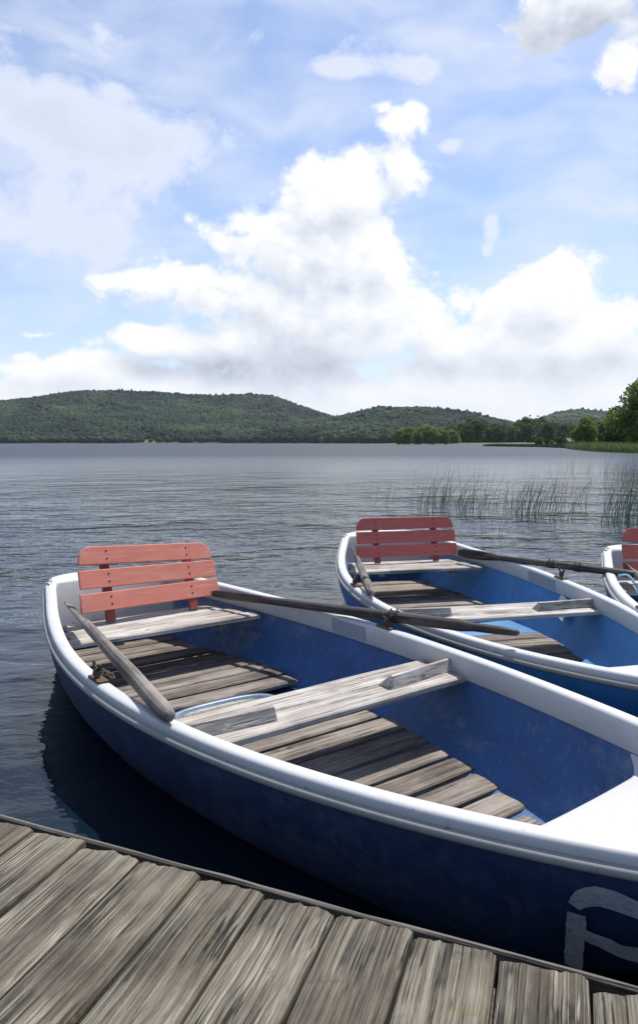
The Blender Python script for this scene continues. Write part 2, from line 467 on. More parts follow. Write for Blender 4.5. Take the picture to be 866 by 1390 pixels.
def slat_mat(name, base, worn, amt):
    m, t, b = mat(name)
    tc = t.n('ShaderNodeTexCoord').outputs['Object']
    g = t.n('ShaderNodeNewGeometry'); oi = t.n('ShaderNodeObjectInfo')
    p = t.vm('ADD', tc, t.vm('SCALE', t.xyz(oi.outputs['Random'], oi.outputs['Random'], 0), 9.0))
    n1 = t.noise(p, 4, 5, .6); n2 = t.noise(t.scale(p, (1, .08, 1)), 55, 6, .65); n3 = t.noise(p, 90, 4, .6)
    c = t.mix(t.mapr(n1, .35, .7, 0, 1), base, tuple(k * .86 for k in base))
    c = t.mix(t.m('MULTIPLY', t.mapr(n2, .50, .72, 0, 1), amt), c, worn)
    c = t.mix(t.mapr(n3, .68, .74, 0, .5), c, tuple(k * .45 for k in base))
    t.set(b.inputs['Base Color'], c); b.inputs['Roughness'].default_value = .62
    b.inputs['Specular IOR Level'].default_value = .3
    t.set(b.inputs['Normal'], t.bump(t.m('ADD', n2, t.m('MULTIPLY', n1, .4)), .35, .002))
    return m
M['slat_pink'] = slat_mat('slat_pink', (.72, .235, .160), (.78, .42, .34), .55)
M['slat_red'] = slat_mat('slat_red', (.52, .122, .095), (.58, .24, .20), .4)
M['post_red'] = slat_mat('post_red', (.28, .060, .058), (.35, .14, .13), .3)

# ------------------------------------------------------------------ boat shape
HALF = [(-.445, 0), (-.44, .12), (-.43, .23), (-.405, .300), (-.375, .350), (-.315, .390), (-.2, .44), (0, .502), (.3, .593), (.6, .672), (.9, .733), (1.2, .768),
        (1.5, .78), (1.8, .77), (2.1, .738), (2.4, .686), (2.7, .614), (3.0, .523), (3.3, .41), (3.6, .268), (3.8, .15), (3.9, .075), (3.93, 0)]
NH = 96
half = catmull(HALF, NH)
tan = np.gradient(half, axis=0); tan /= np.linalg.norm(tan, axis=1)[:, None]
tan[0] = (0, 1); tan[-1] = (0, -1)
nin = np.stack([tan[:, 1], -tan[:, 0]], 1)      # inward normal
GZ = .40                                         # local height of the gunwale amidships above the origin
def sheer(u): return .0227 * (u - 1.5) ** 2
def perim(off=0.0, both=True):
    P = half + nin * off
    P[:, 1] = np.maximum(P[:, 1], 0)
    if off:
        lim = half[-1, 0] - off * 2.2
        P[:, 0] = np.minimum(P[:, 0], lim)
        P[0, 1] = 0
    if not both: return P
    Q = P[1:-1][::-1] * [1, -1]
    return np.vstack([P, Q])                     # closed loop: far side, bow, near side
def bw(u): return float(np.interp(u, half[14:, 0], half[14:, 1])) if u > -.2 else float(np.interp(u, half[:14, 0], half[:14, 1]))

def sweep(prof, name, m, parent, smooth=True, zfun=None):
    V = []; rings = [perim(o) for o, z in prof]
    n = len(rings[0]); k = len(prof)
    for i in range(n):
        for j, (o, z) in enumerate(prof):
            p = rings[j][i]
            V.append((p[0], p[1], GZ + sheer(half[min(i, 2 * (NH - 1) - i), 0]) + z))
    o = ob(name, mesh_np(name, V, grid_faces(n, k, True), smooth), m, parent)
    return o
def depth_k(u0, d):
    return 1 + (sheer(u0) / d if u0 < 1.5 else 0) - .30 * max(0, (u0 - 2.9)) ** 1.3
def loft(prof, off, name, m, parent, rise=None, flip=False, rng=None):
    V = []; P = perim(off); n = len(P); k = len(prof)
    for i in range(n):
        u0 = half[min(i, 2 * (NH - 1) - i), 0]
        cu = min(max(P[i, 0], -.15), 3.1)
        for f, dz in prof:
            fb = f
            u = cu + (P[i, 0] - cu) * (f ** .7 if P[i, 0] > 3.1 else f)
            w = P[i, 1] * f
            D = depth_k(u0, -prof[-1][1])
            V.append((u, w, GZ + sheer(u0) + (dz * D if dz < -.1 else dz)))
    o = ob(name, mesh_np(name, V, grid_faces(n, k, True), True), m, parent)
    return o
OUT = [(1, -.045), (.995, -.08), (.985, -.12), (.965, -.17), (.94, -.22), (.895, -.28), (.84, -.335), (.77, -.38), (.66, -.425), (.5, -.46), (.25, -.485), (0, -.49)]
INN = [(1, -.095), (.99, -.13), (.965, -.18), (.93, -.24), (.885, -.295), (.82, -.345), (.74, -.38), (.6, -.405), (.3, -.412), (0, -.414)]
def hull_surf(u, dz, side):
    f = float(np.interp(-dz, [-a[1] for a in OUT], [a[0] for a in OUT]))
    return Vector((u, side * bw(u) * f, GZ + sheer(u) + dz))
def inner_w(u, dz):
    f = float(np.interp(-dz, [-a[1] for a in INN], [a[0] for a in INN]))
    return (bw(u) - .045) * f

X, Y, Z = Vector((1, 0, 0)), Vector((0, 1, 0)), Vector((0, 0, 1))
def zg(u): return GZ + sheer(u)

def make_boat(pose, look, label, group, fl=True):
    x0, y0, h, pt, ro, hz = pose
    Y = Vector((0, 1, 0))
    root = empty('rowing_boat', (x0, y0, CAM_H - .92 - GZ + hz))
    root.rotation_euler = (Matrix.Rotation(h, 3, 'Z') @ Matrix.Rotation(-pt, 3, 'Y') @ Matrix.Rotation(ro, 3, 'X')).to_euler()
    tag(root, label, 'rowing boat', group)
    sd = look['seed']
    r = random.Random(sd)
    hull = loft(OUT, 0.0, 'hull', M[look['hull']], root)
    liner = loft(INN, .040, 'liner', M[look['liner']], root)
    gun = sweep([(.016, -.045), (.008, -.034), (.005, -.027), (.005, -.013), (.009, -.005), (.017, -.001), (.032, 0), (.052, -.001), (.062, -.005), (.067, -.013),
                 (.066, -.035), (.058, -.105), (.053, -.111), (.046, -.110), (.040, -.085)], 'gunwale', M['gelcoat'], root)
    sweep([(.010, -.030), (.002, -.031), (-.008, -.034), (-.012, -.041), (-.012, -.048), (-.008, -.055), (.000, -.059), (.012, -.060)], 'rub_rail', M['rail'], root)
    # stern molding: deck behind the seat and its sloping inner face
    ts = [t / 12 * 2 - 1 for t in range(13)]
    rows = []
    P = perim(.03, False)
    for t in ts:
        w = t * .415
        ub = float(np.interp(abs(w), P[:16, 1], P[:16, 0]))
        uf = -.235 - .05 * (1 - t * t)
        row = [(ub, w, zg(-.3) + .002), (uf - .02, w, zg(-.3) + .002), (uf, w, zg(-.3) - .006), (uf + .008, w * 1.01, zg(-.3) - .02), (uf + .07, w * 1.02, zg(-.3) - .25), (uf + .07, w, zg(-.3) - .32)]
        rows += row
    o = ob('stern_deck', mesh_np('stern_deck', rows, grid_faces(13, 6), True), M['gelcoat'], root)
    # foredeck with a crosswise cockpit edge, rounded at the far corners
    V = []; nw = 33; rowsn = 16
    for i in range(nw):
        t = i / (nw - 1) * 2 - 1
        for j in range(rowsn):
            s = j / (rowsn - 1)
            a = abs(t)
            ue = 3.07 - .015 * a ** 2 - .060 * max(0, (a - .80) / .20) ** 2.2
            u = ue + (3.86 - ue) * max(0, (j - 2) / (rowsn - 3)) ** 1.0
            w = t * max(bw(u) - .060, .004)
            z = zg(u) - .140 + .035 * (1 - t * t) * min(1, (u - ue) * 2) + .030 * max(0, (a - .86) / .14) ** 2
            if j == 0: z -= .032; u += .012
            if j == 1: z -= .004; u -= .002
            if j == 2: u += .006
            V.append((u, w, z))
    o = ob('foredeck', mesh_np('foredeck', V, grid_faces(nw, rowsn), True), M['gelcoat'], root)
    # floorboards, two sets
    mb = MB()
    ends = [-.15, -.02, .11, .235, .35, .46, .575, .69, .81, .945, 1.085]
    for i in range(len(ends) - 1):
        a, b = ends[i], ends[i + 1]; uc = (a + b) / 2
        hw = min(inner_w(a, -.345), inner_w(b, -.345)) - .006
        hw *= .97 if i < 9 else .88
        board(mb, (uc, r.uniform(-.006, .006), zg(1.2) - .352 + r.uniform(-.002, .002)), Y, X, Z, hw * 2, (b - a) - .019, .022, seed=sd * 50 + i)
    mb.build('floorboards', M['floor_wood'], root, smooth=False)
    mb = MB()
    ends = [1.53, 1.69, 1.86, 2.03, 2.19, 2.34, 2.50, 2.66, 2.80]
    hws = [.56, .56, .54, .515, .485, .45, .40, .34]
    for i in range(len(ends) - 1):
        a, b = ends[i], ends[i + 1]; uc = (a + b) / 2
        board(mb, (uc, r.uniform(-.01, .01), zg(1.8) - .372 + r.uniform(-.003, .003)), Y, X, Z, hws[i] * 2, (b - a) - .026, .026, seed=sd * 70 + i)
    mb.build('floorboards', M['floor_wood'], root, smooth=False)
    # stern seat: three planks and the bearers below
    mb = MB(); zs = zg(.4) - .125
    for i, (a, b, hw, dz) in enumerate([(.175, .340, .475, -.006), (.350, .495, .520, 0), (.499, .600, .570, 0)]):
        board(mb, ((a + b) / 2, 0, zs + dz), Y, X, Z, 2 * hw, b - a, .024, seed=sd * 90 + i, wob=.004)
    st = mb.build('stern_seat', M['seat_wood'], root)
    for w in (-.30, .32):
        mb = MB(); mb.box((.42, w, zs - .026), (.34, .05, .026))
        mb.build('seat_bearer', M['floor_wood'], st, bevel=.003)
    # midship thwart: two planks flush and foot chocks
    mb = MB(); zt = zg(1.95) - .100; ww = bw(1.95) - .048
    board(mb, (1.867, 0, zt), Y, X, Z, 2 * ww, .150, .028, seed=sd * 31, wob=.003)
    board(mb, (2.017, 0, zt), Y, X, Z, 2 * ww - .01, .146, .028, seed=sd * 31 + 1, wob=.003)
    th = mb.build('thwart', M['seat_wood'], root)
    for side in (-1, 1):
        mb = MB(); w0, w1 = ww - .425, ww - .015
        V = []
        for (w, k) in ((w0, 0), (w0 + .015, 1), (w1 - .01, 1), (w1, 1)):
            skew = .03 * (w1 - w) / .4
            hgt = .050 * k + .004 if k else .004
            for (du, z) in ((-.052, 0), (-.048, .010 if k else .003), (.008, hgt), (.020, hgt - .003), (.034, 0)):
                V.append((1.955 + du + skew + .02, side * w, zt + .0145 + z))
        mb.add(V, [(i * 5 + j, (i + 1) * 5 + j, (i + 1) * 5 + (j + 1) % 5, i * 5 + (j + 1) % 5) for i in range(3) for j in range(5)] + [(0, 1, 2, 3, 4), (15, 16, 17, 18, 19)])
        mb.build('foot_chock', M['seat_wood'], th, bevel=.002)
    # backrest
    wc, zb = look['back']
    rk = .32
    ex = Vector((-math.sin(rk), 0, math.cos(rk)))     # up along the post
    nx = Vector((math.cos(rk), 0, math.sin(rk)))      # faces the bow
    foot = Vector((.275, wc, zs + .012))
    L = zb + .325
    br = empty('backrest', foot); br.parent = root; br.rotation_euler = (0, 0, 0)
    for w in (-.265, .255):
        mb = MB()
        Mx = Matrix((nx, Y, ex)).transposed()
        mb.box(Vector((0, w, 0)) + ex * (L / 2), (.026, .052, L), Mx)
        mb.build('post', M['post_red'], br, bevel=.003)
    for i in range(3):
        z0 = zb + i * look.get('pitch', .124)
        yaw, rolls = look.get('skew', (.0, (0, 0, 0)))
        Y = Vector((-yaw, 1, -rolls[i])).normalized()
        mb = MB(); hh = look.get('slat_h', .103);  hw = .445 - (0.006 * i)
        cx = ex * (z0 + hh / 2) + nx * .0235
        if i < 2:
            V2 = [(-hw, -hh / 2), (hw, -hh / 2), (hw + .004, 0), (hw, hh / 2), (-hw, hh / 2)]
            if i == 0: V2 = [(-hw, -hh / 2), (hw - .02, -hh / 2), (hw, -hh / 2 + .022), (hw, hh / 2), (-hw, hh / 2)]
        else:
            V2 = [(-hw, -hh / 2), (hw, -hh / 2)]
            for s_ in (1, -1):
                arc = [(hw - .075 + .075 * math.cos(a), hh / 2 - hh * .86 + hh * .86 * math.sin(a)) for a in [k / 6 * math.pi / 2 for k in range(7)]]
                V2 += arc if s_ == 1 else [(-a, b) for a, b in reversed(arc)]
        n = len(V2); wave = .003
        V = [cx + Y * a + ex * (b + wave * mnoise.noise(Vector((a * 5, i * 3, sd)))) + nx * d for d in (-.010, .010) for a, b in V2]
        mb.add(V, [tuple(range(n)), tuple(range(2 * n - 1, n - 1, -1))] + [(j, n + j, n + (j + 1) % n, (j + 1) % n) for j in range(n)])
        sl = mb.build('slat', M[look['slat'][i]], br, bevel=.004)
        for w in (-.265, .255):
            for zz in (-.2, .22):
                p = cx + Y * w + ex * (zz * hh) + nx * .0098
                mb = MB(); mb.tube([p, p + nx * .0022], .0055, 8)
                mb.build('screw', M['dark_iron'], br)
    Y = Vector((0, 1, 0))
    # rowlocks on both gunwales
    for side, uu in ((-1, 1.44), (1, 1.50)):
        mb = MB(); w = side * (bw(uu) - .030); z = zg(uu)
        mb.box((uu, side * (bw(uu) - .035), z + .004), (.11, .045, .010))
        mb.tube([(uu, w, z - .02), (uu, w, z + .045)], .011, 10)
        mb.tube([(uu - .012, w, z + .028), (uu + .012, w, z + .028)], .016, 8)
        pl = mb.build('rowlock_mount', M['rust'], root, bevel=.002)
        mb = MB()
        mb.tube([(uu - .032, w, z + .070), (uu - .030, w, z + .056), (uu - .020, w, z + .047), (uu, w, z + .043), (uu + .020, w, z + .047), (uu + .030, w, z + .056), (uu + .032, w, z + .070)], .007, 8)
        mb.build('rowlock', M['dark_iron'], pl, smooth=True)
    if 'patch' in look:
        for (u0, u1, z0, z1, side) in look['patch']:
            V = []
            for k in range(7):
                u = u0 + (u1 - u0) * k / 6
                for zz in (z0, z1):
                    o_ = .066 + (zz + .035) / .070 * .008 if zz < -.035 else .0665
                    # fascia surface point, 2.5 mm proud
                    i_ = int(np.argmin(abs(half[12:, 0] - u))) + 12
                    q = half[i_] + nin[i_] * (o_ + .0025)
                    V.append((q[0], side * q[1], zg(u) + zz))
            me = mesh_np('fascia_patch', V, grid_faces(7, 2))
            o = ob('fascia_patch', me, M['patch_grey'], root)
            sm = o.modifiers.new('solid', 'SOLIDIFY'); sm.thickness = .0016
    return root, hull

# painted sign on the near hull face: strokes given as (u, dz) outlines
def hull_stroke(mb, cl, wd):
    """cl: centreline [(u,dz)], wd widths"""
    c = catmull([(a, b, w) for (a, b), w in zip(cl, wd)], 26)
    V = []
    for i in range(len(c)):
        d = c[min(i + 1, len(c) - 1)][:2] - c[max(i - 1, 0)][:2]; d /= np.hypot(*d)
        nrm = np.array([-d[1], d[0]])
        for k in range(6):
            f = k / 5 - .5
            jit = 0.004 * mnoise.noise(Vector((i * 1.7, k * 2.3, cl[0][0] * 9))) if k in (0, 5) else 0
            u, dz = c[i][:2] + nrm * (f * c[i][2] + jit)
            p = hull_surf(u, dz, -1); p.y -= .0035
            V.append(p)
    mb.add(V, grid_faces(len(c), 6))

ml, t, b = mat('letter_paint')
tc = t.n('ShaderNodeTexCoord').outputs['Object']
n1 = t.noise(t.scale(tc, (1, 1, 3)), 40, 6, .7); n2 = t.noise(tc, 14, 5, .6)
t.set(b.inputs['Base Color'], t.mix(t.mapr(n1, .40, .66, 0, .6), (.38, .385, .38), (.15, .16, .18)))
b.inputs['Roughness'].default_value = .6
t.set(b.inputs['Alpha'], t.mapr(t.m('ADD', t.m('MULTIPLY', n1, .6), t.m('MULTIPLY', n2, .5)), .40, .46, 0, 1))
M['letter_paint'] = ml

LB = 'rowing boats moored beside the wooden dock'
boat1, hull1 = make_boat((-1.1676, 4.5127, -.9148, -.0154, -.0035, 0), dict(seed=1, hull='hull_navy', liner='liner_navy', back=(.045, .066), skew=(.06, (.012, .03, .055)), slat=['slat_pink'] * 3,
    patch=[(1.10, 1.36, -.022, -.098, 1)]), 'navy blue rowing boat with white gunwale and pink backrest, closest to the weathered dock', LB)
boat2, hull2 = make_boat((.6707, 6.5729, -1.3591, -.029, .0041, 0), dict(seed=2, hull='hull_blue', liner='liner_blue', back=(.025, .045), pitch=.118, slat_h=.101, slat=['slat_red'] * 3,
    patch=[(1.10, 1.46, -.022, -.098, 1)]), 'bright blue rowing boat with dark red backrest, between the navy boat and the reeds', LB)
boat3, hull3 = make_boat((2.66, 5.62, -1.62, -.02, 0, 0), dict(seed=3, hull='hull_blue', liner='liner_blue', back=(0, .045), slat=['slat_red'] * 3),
    'third rowing boat, mostly cut off by the right edge, with red backrest and pale oar', LB)

mb = MB()
hull_stroke(mb, [(3.325, -.318), (3.335, -.26), (3.345, -.20), (3.348, -.165)], [.036, .038, .040, .036])
mb.build('painted_letter', ml, boat1)
mb = MB()
hull_stroke(mb, [(3.345, -.148), (3.365, -.122), (3.40, -.110), (3.44, -.118), (3.485, -.130), (3.515, -.155), (3.515, -.19), (3.485, -.225), (3.44, -.235), (3.40, -.225), (3.362, -.215)], [.024, .042, .046, .044, .040, .036, .034, .036, .036, .034, .028])
mb.build('painted_letter', ml, boat1)
# pale worn patch on the outer hull of the second boat
mb = MB()
hull_stroke(mb, [(2.78, -.155), (2.88, -.152), (2.98, -.150)], [.06, .062, .06])
mb.build('hull_patch', M['patch_grey'], boat2)

# bailing tub in the bilge of the first boat, between floor and thwart
mb = MB()
tub = empty('bailing_tub', (0, 0, 0)); tub.location = boat1.matrix_basis @ Vector((1.31, -.04, zg(1.3) - .395)); tub.rotation_euler = boat1.rotation_euler
tag(tub, 'shallow bailing tub with pale blue rim half hidden beneath the midship seat', 'tub')
def ring(a, b, z, n=40, e=3.2):
    o = []
    for i in range(n):
        t_ = 2 * math.pi * i / n; c_, s_ = math.cos(t_), math.sin(t_)
        o.append((a * math.copysign(abs(c_) ** (2 / e), c_), b * math.copysign(abs(s_) ** (2 / e), s_), z))
    return o
V = []
for (a, b_, z) in [(.165, .27, 0), (.185, .29, .045), (.190, .298, .058), (.184, .292, .066), (.174, .282, .060), (.165, .27, .035), (.15, .25, .012)]:
    V += ring(a, b_, z)
Fc = [(i * 40 + j, i * 40 + (j + 1) % 40, (i + 1) * 40 + (j + 1) % 40, (i + 1) * 40 + j) for i in range(6) for j in range(40)] + [tuple(240 + j for j in range(40))]
ob('tub_shell', mesh_np('tub_shell', V, Fc, True), simple('tub_plastic', (.16, .22, .29), .35, 0, 20, .3, .1), tub)
ob('murky_water', mesh_np('murky_water', ring(.172, .278, .048), [tuple(range(40))]), simple('murky', (.15, .14, .11), .25, 0, 70, .8, .6), tub)

# ------------------------------------------------------------------ oars (things of their own)
def frame(root): return root.matrix_basis.copy()
def make_oar(root, p0, p1, label, m, hr=.026, br=.020, blade=True, blade_len=.55, blade_h=.075, sag=0.0, collar=None, butt='round', tilt=0.0, shank=.0):
    """p0 blade end, p1 handle end, in the boat's coordinates"""
    Mb = Matrix.LocRotScale(root.location, root.rotation_euler, None)
    a, b = Mb @ Vector(p0), Mb @ Vector(p1)
    d = (b - a); L = d.length; d.normalize()
    side = d.cross(Z).normalized(); up = side.cross(d).normalized()
    up2 = up * math.cos(tilt) + side * math.sin(tilt); side = d.cross(up2).normalized()
    o = empty('oar', a)
    o.rotation_euler = Matrix((d, -side, up2)).transposed().to_euler()
    tag(o, label, 'oar', 'wooden oars resting on the boats')
    mb = MB(); n = 22; pts = []; rr = []
    s0 = blade_len * .55 if blade else 0
    for i in range(n + 1):
        t_ = i / n; x = s0 + (L - s0) * t_
        r_ = br + (hr - br) * min(1, t_ * 1.6)
        if shank and t_ > 1 - shank: r_ *= .72
        if t_ > .985: r_ *= .8
        r_ *= 1 + .035 * mnoise.noise(Vector((x * 6, L, 0)))
        z = sag * math.sin(math.pi * x / L)
        pts.append((x, .002 * mnoise.noise(Vector((x * 3, 2, L))), z)); rr.append(r_)
    pts.append((L + .012, 0, 0)); rr.append(rr[-1] * .45)
    mb.tube(pts, rr, 14)
    mb.build('shaft', M[m], o, smooth=True)
    if blade:
        mb = MB(); V = []; nb = 18
        for i in range(nb + 1):
            t_ = i / nb; x = -.01 + (blade_len + .02) * t_
            hh = blade_h * (math.sin(min(1, t_ * 3.2 + .45) * math.pi / 2)) * (1 - .75 * max(0, (t_ - .45) / .55) ** 1.2) + .004
            tk = .009 + .012 * max(0, (t_ - .3) / .7)
            z = sag * math.sin(math.pi * max(0, x) / L)
            for k in range(10):
                an = 2 * math.pi * k / 10
                V.append((x, tk * math.sin(an), z + hh * math.cos(an)))
        mb.add(V, [(i * 10 + j, i * 10 + (j + 1) % 10, (i + 1) * 10 + (j + 1) % 10, (i + 1) * 10 + j) for i in range(nb) for j in range(10)] + [tuple(range(10)), tuple(nb * 10 + j for j in range(10))])
        mb.build('blade', M[m], o, smooth=True)
    if collar:
        for cx in collar:
            mb = MB()
            mb.tube([(cx - .028, 0, 0), (cx + .028, 0, 0)], hr * 1.13, 14)
            for k in (-1, 1):
                mb.tube([(cx + k * .018, 0, hr), (cx + k * .018, 0, hr + .012)], .0045, 6)
            mb.build('collar', M['dark_iron'], o)
    return o
make_oar(boat1, (.10, -.405, GZ + .01), (2.04, -.735, GZ + .040), 'grey weathered oar lying on the near gunwale of the navy boat', 'oar_wood', .030, .024, blade_len=1.0, blade_h=.025, tilt=1.15)
make_oar(boat1, (.26, .44, GZ - .005), (2.14, .97, GZ + .080), 'long dark oar reaching from the navy boat over the neighbouring blue boat', 'oar_dark', .029, .022, blade_len=.75, blade_h=.022, collar=[1.30], shank=.16)
make_oar(boat2, (.18, -.43, GZ + .02), (1.86, -.755, GZ + .045), 'short weathered oar on the left gunwale of the bright blue boat', 'oar_wood', .028, .022, blade_len=.8, blade_h=.05, collar=[1.35], tilt=.4)
make_oar(boat2, (.40, .44, GZ + .0), (1.80, 1.13, GZ + .070), 'brown oar pointing right from the bright blue boat toward the third boat', 'oar_dark', .027, .022, blade_len=.5, blade_h=.036, collar=[.90, 1.12])
make_oar(boat3, (.20, -.40, GZ + .02), (1.15, -.56, GZ + .05), 'pale stubby oar lying inside the third boat at the right edge', 'oar_wood', .028, .022, blade_len=.5, blade_h=.05, tilt=.6)
# blue rope on the third boat
Mb3 = Matrix.LocRotScale(boat3.location, boat3.rotation_euler, None)
mb = MB()
rp = [(.62, -.60, GZ + .03), (.66, -.55, GZ + .04), (.72, -.52, GZ - .01), (.80, -.53, GZ - .04), (.90, -.55, GZ - .03), (.98, -.60, GZ + .01)]
rp = catmull(rp, 30)
mb.tube([Mb3 @ Vector(p) for p in rp], .008, 8)
tag(mb.build('mooring_rope', simple('rope_blue', (.25, .48, .55), .8, 0, 200, .3, .5), smooth=True), 'short light blue rope tied by the oar of the third boat', 'rope')
# chain beside the left oar of boat 1
mb = MB()
Mb1 = Matrix.LocRotScale(boat1.location, boat1.rotation_euler, None)
for k in range(6):
    p = Vector((1.38 + k * .020, -.70 + .006 * math.sin(k * 2), GZ + .012))
    pts = []
    for a in range(13):
        an = 2 * math.pi * a / 12
        d = Vector((.014 * math.cos(an), .008 * math.sin(an), 0)) if k % 2 else Vector((.014 * math.cos(an), 0, .008 * math.sin(an)))
        pts.append(Mb1 @ (p + d))
    mb.tube(pts, .0035, 6, cap=False)
tag(mb.build('oar_chain', M['rust'], smooth=True), 'rusty chain lying by the rowlock on the near side of the navy boat', 'chain')
# scrap of white card in the second boat
mb = MB()
Mb2 = Matrix.LocRotScale(boat2.location, boat2.rotation_euler, None)
V = [(1.58, .715, GZ - .10), (1.74, .70, GZ - .13), (1.76, .62, GZ - .24), (1.60, .64, GZ - .21)]
V = [Mb2 @ Vector(v) for v in V] + [Mb2 @ (Vector(v) + Vector((0, -.008, .003))) for v in V]
mb.add(V, [(0, 1, 2, 3), (7, 6, 5, 4), (0, 4, 5, 1), (1, 5, 6, 2), (2, 6, 7, 3), (3, 7, 4, 0)])
tag(mb.build('white_card', M['gelcoat']), 'white card leaning on the inside wall of the bright blue boat', 'card')

# ------------------------------------------------------------------ dock
DZ = .40
E0 = Vector((-.773, 1.772, 0)); ed = Vector((.9147, -.4042, 0)).normalized(); pd = Vector((-.31, -.95, 0)).normalized()
dock = empty('wooden_dock', E0 + Vector((0, 0, DZ)))
dock.rotation_euler = (0, 0, math.atan2(ed.y, ed.x))
tag(dock, 'weathered grey plank dock with lichen stains in the lower left foreground', 'dock')
Rz = Matrix.Rotation(-math.atan2(ed.y, ed.x), 3, 'Z')
pl = (Rz @ pd).normalized()        # plank direction in dock coordinates (away from the edge)
plank_mesh = []
for v in range(7):
    r = random.Random(100 + v); L = 2.5; Wd = .1455; Tk = .034
    nl, nw = 60, 16; V = []
    for i in range(nl + 1):
        t_ = (i / nl) ** 1.8 if True else 0
        x = -L * t_
        for j in range(nw + 1):
            a = j / nw - .5
            endj = 0
            if i < 4: endj = (.010 * mnoise.noise(Vector((a * 6, v * 9.1, 0))) + .006 * mnoise.noise(Vector((a * 40, v * 3.1, 4))) + .007 * mnoise.noise(Vector((a * 110, v * 3.1, 4)))) * (1 - i / 4)
            dep = -(abs(a) * 2) ** 10 * .007 - .0018 * abs(mnoise.noise(Vector((a * 30, x * .8, v * 5.)))) * 2 - (.012 * (abs(mnoise.noise(Vector((a * 30, 3, v * 2.))))) + .006 if i == 0 else (.003 if i == 1 else 0))
            ew = .003 * mnoise.noise(Vector((x * 4, v, 8 if a < 0 else 17))) * abs(a) * 2
            V.append((a * Wd + ew, x + endj, dep))
    top = len(V); Fc = grid_faces(nl + 1, nw + 1)
    Fc = [tuple(reversed(f)) for f in Fc]
    # skirt
    border = [(0, j) for j in range(nw + 1)] + [(i, nw) for i in range(1, nl + 1)] + [(nl, j) for j in range(nw - 1, -1, -1)] + [(i, 0) for i in range(nl - 1, 0, -1)]
    bi = [i * (nw + 1) + j for i, j in border]
    for k in bi: V.append((V[k][0], V[k][1] + (-.004 if k <= nw else 0), -Tk))
    nb = len(bi)
    Fc += [(bi[k], bi[(k + 1) % nb], top + (k + 1) % nb, top + k) for k in range(nb)]
    Fc.append(tuple(top + k for k in range(nb)))
    me = mesh_np('plank', V, Fc, False); plank_mesh.append(me); me.materials.append(M['dock_wood'])
ang = math.atan2(-pl.y, -pl.x) - math.pi / 2
mb = MB(); mb.tube([(0, 0, -.01), (0, 0, .0015), (0, 0, .0025)], [.0062, .0062, .004], 10); nail_mesh = mb.mesh('nail'); nail_mesh.materials.append(M['rust'])
k = 0
for s in np.arange(.277 - .1535 * 24, 6.0, .1535):
    o = bpy.data.objects.new('plank', plank_mesh[(k * 5 + 3) % 7]); k += 1
    col.objects.link(o); o.parent = dock
    o.location = (s + .1535 / 2, -.022 + rnd.uniform(-.008, .006), rnd.uniform(-.002, .002))
    o.rotation_euler = (rnd.uniform(-.001, .001), rnd.uniform(-.008, .008), ang + rnd.uniform(-.004, .004))
    nl_ = bpy.data.objects.new('nail', nail_mesh); col.objects.link(nl_); nl_.parent = o
    nl_.location = (rnd.uniform(-.03, .03), -.085 + rnd.uniform(-.02, .02), -.0035)
# edge board along the rim
mb = MB(); V = []
n = 120
for i in range(n + 1):
    x = -3.6 + 9.4 * i / n
    y0 = .006 * mnoise.noise(Vector((x * 1.2, 2, 0))); z0 = .005 * mnoise.noise(Vector((x * 1.5, 5, 3)))
    tk = .013 + .005 * mnoise.noise(Vector((x * 7, 1, 3)))
    for (a, b_) in ((0, -.12), (0, -.010), (.004, -.006), (tk - .004, -.006), (tk, -.011), (tk, -.12)):
        V.append((x, y0 + a, z0 + b_ - .004))
mb.add(V, [(i * 6 + j, (i + 1) * 6 + j, (i + 1) * 6 + (j + 1) % 6, i * 6 + (j + 1) % 6) for i in range(n) for j in range(6)])
M['edge_wood'] = wood_mat('edge_wood', 0, [(.03, .024, .019), (.075, .064, .05), (.135, .12, .098), (.22, .20, .17)], stain=.4, bump=.8, grain=70)
mb.build('edge_board', M['edge_wood'], dock)
for y in (-.10, -1.15, -2.2):
    mb = MB(); mb.box((1.1, y, -.095), (9.4, .09, .12)); mb.build('joist', M['edge_wood'], dock, bevel=.004)
for x in (-3.2, -1.0, 1.2, 3.4, 5.4):
    for y in (-.2, -2.1):
        mb = MB(); mb.tube([(x, y, -.155), (x, y, -2.2)], .075, 14); mb.build('post', M['edge_wood'], dock, smooth=True)

# ------------------------------------------------------------------ water with openings inside the hulls
def outline(root, dzw):
    P = []; Mb = Matrix.LocRotScale(root.location, root.rotation_euler, None)
    ring_ = perim(0.0)
    for i in range(0, len(ring_), 2):
        p = ring_[i]; u0 = half[min(i, 2 * (NH - 1) - i), 0]
        cu = min(max(p[0], -.15), 3.1)
        D = depth_k(u0, .49)
        dzr = (0.02 * 0 - (GZ + sheer(u0)) + (0 - root.location.z - (-math.sin(0))))
        # local height of the water at this point (pitch only)
        zl = -(Mb @ Vector((p[0], p[1] * .8, 0))).z
        dz = (zl - GZ - sheer(u0)) / D
        f = float(np.interp(-dz, [-a[1] for a in OUT], [a[0] for a in OUT]))
        f = max(f - .035, .05)
        q = Mb @ Vector((cu + (p[0] - cu) * (f ** .7 if p[0] > 3.1 else f), p[1] * f, zl))
        P.append((q.x, q.y))
    return P
B = 9000.0
pts = [(-B, -3000), (B, -3000), (B, 9000), (-B, 9000)]; faces_in = [list(range(4))]
loops = []
for rt in (boat1, boat2, boat3):
    L_ = outline(rt, 0); s0 = len(pts); pts += L_; faces_in.append(list(range(s0, s0 + len(L_)))); loops.append(L_)
for gx in np.arange(-30, 31, 3.0):
    for gy in np.arange(-8, 60, 3.0):
        pts.append((gx, gy))
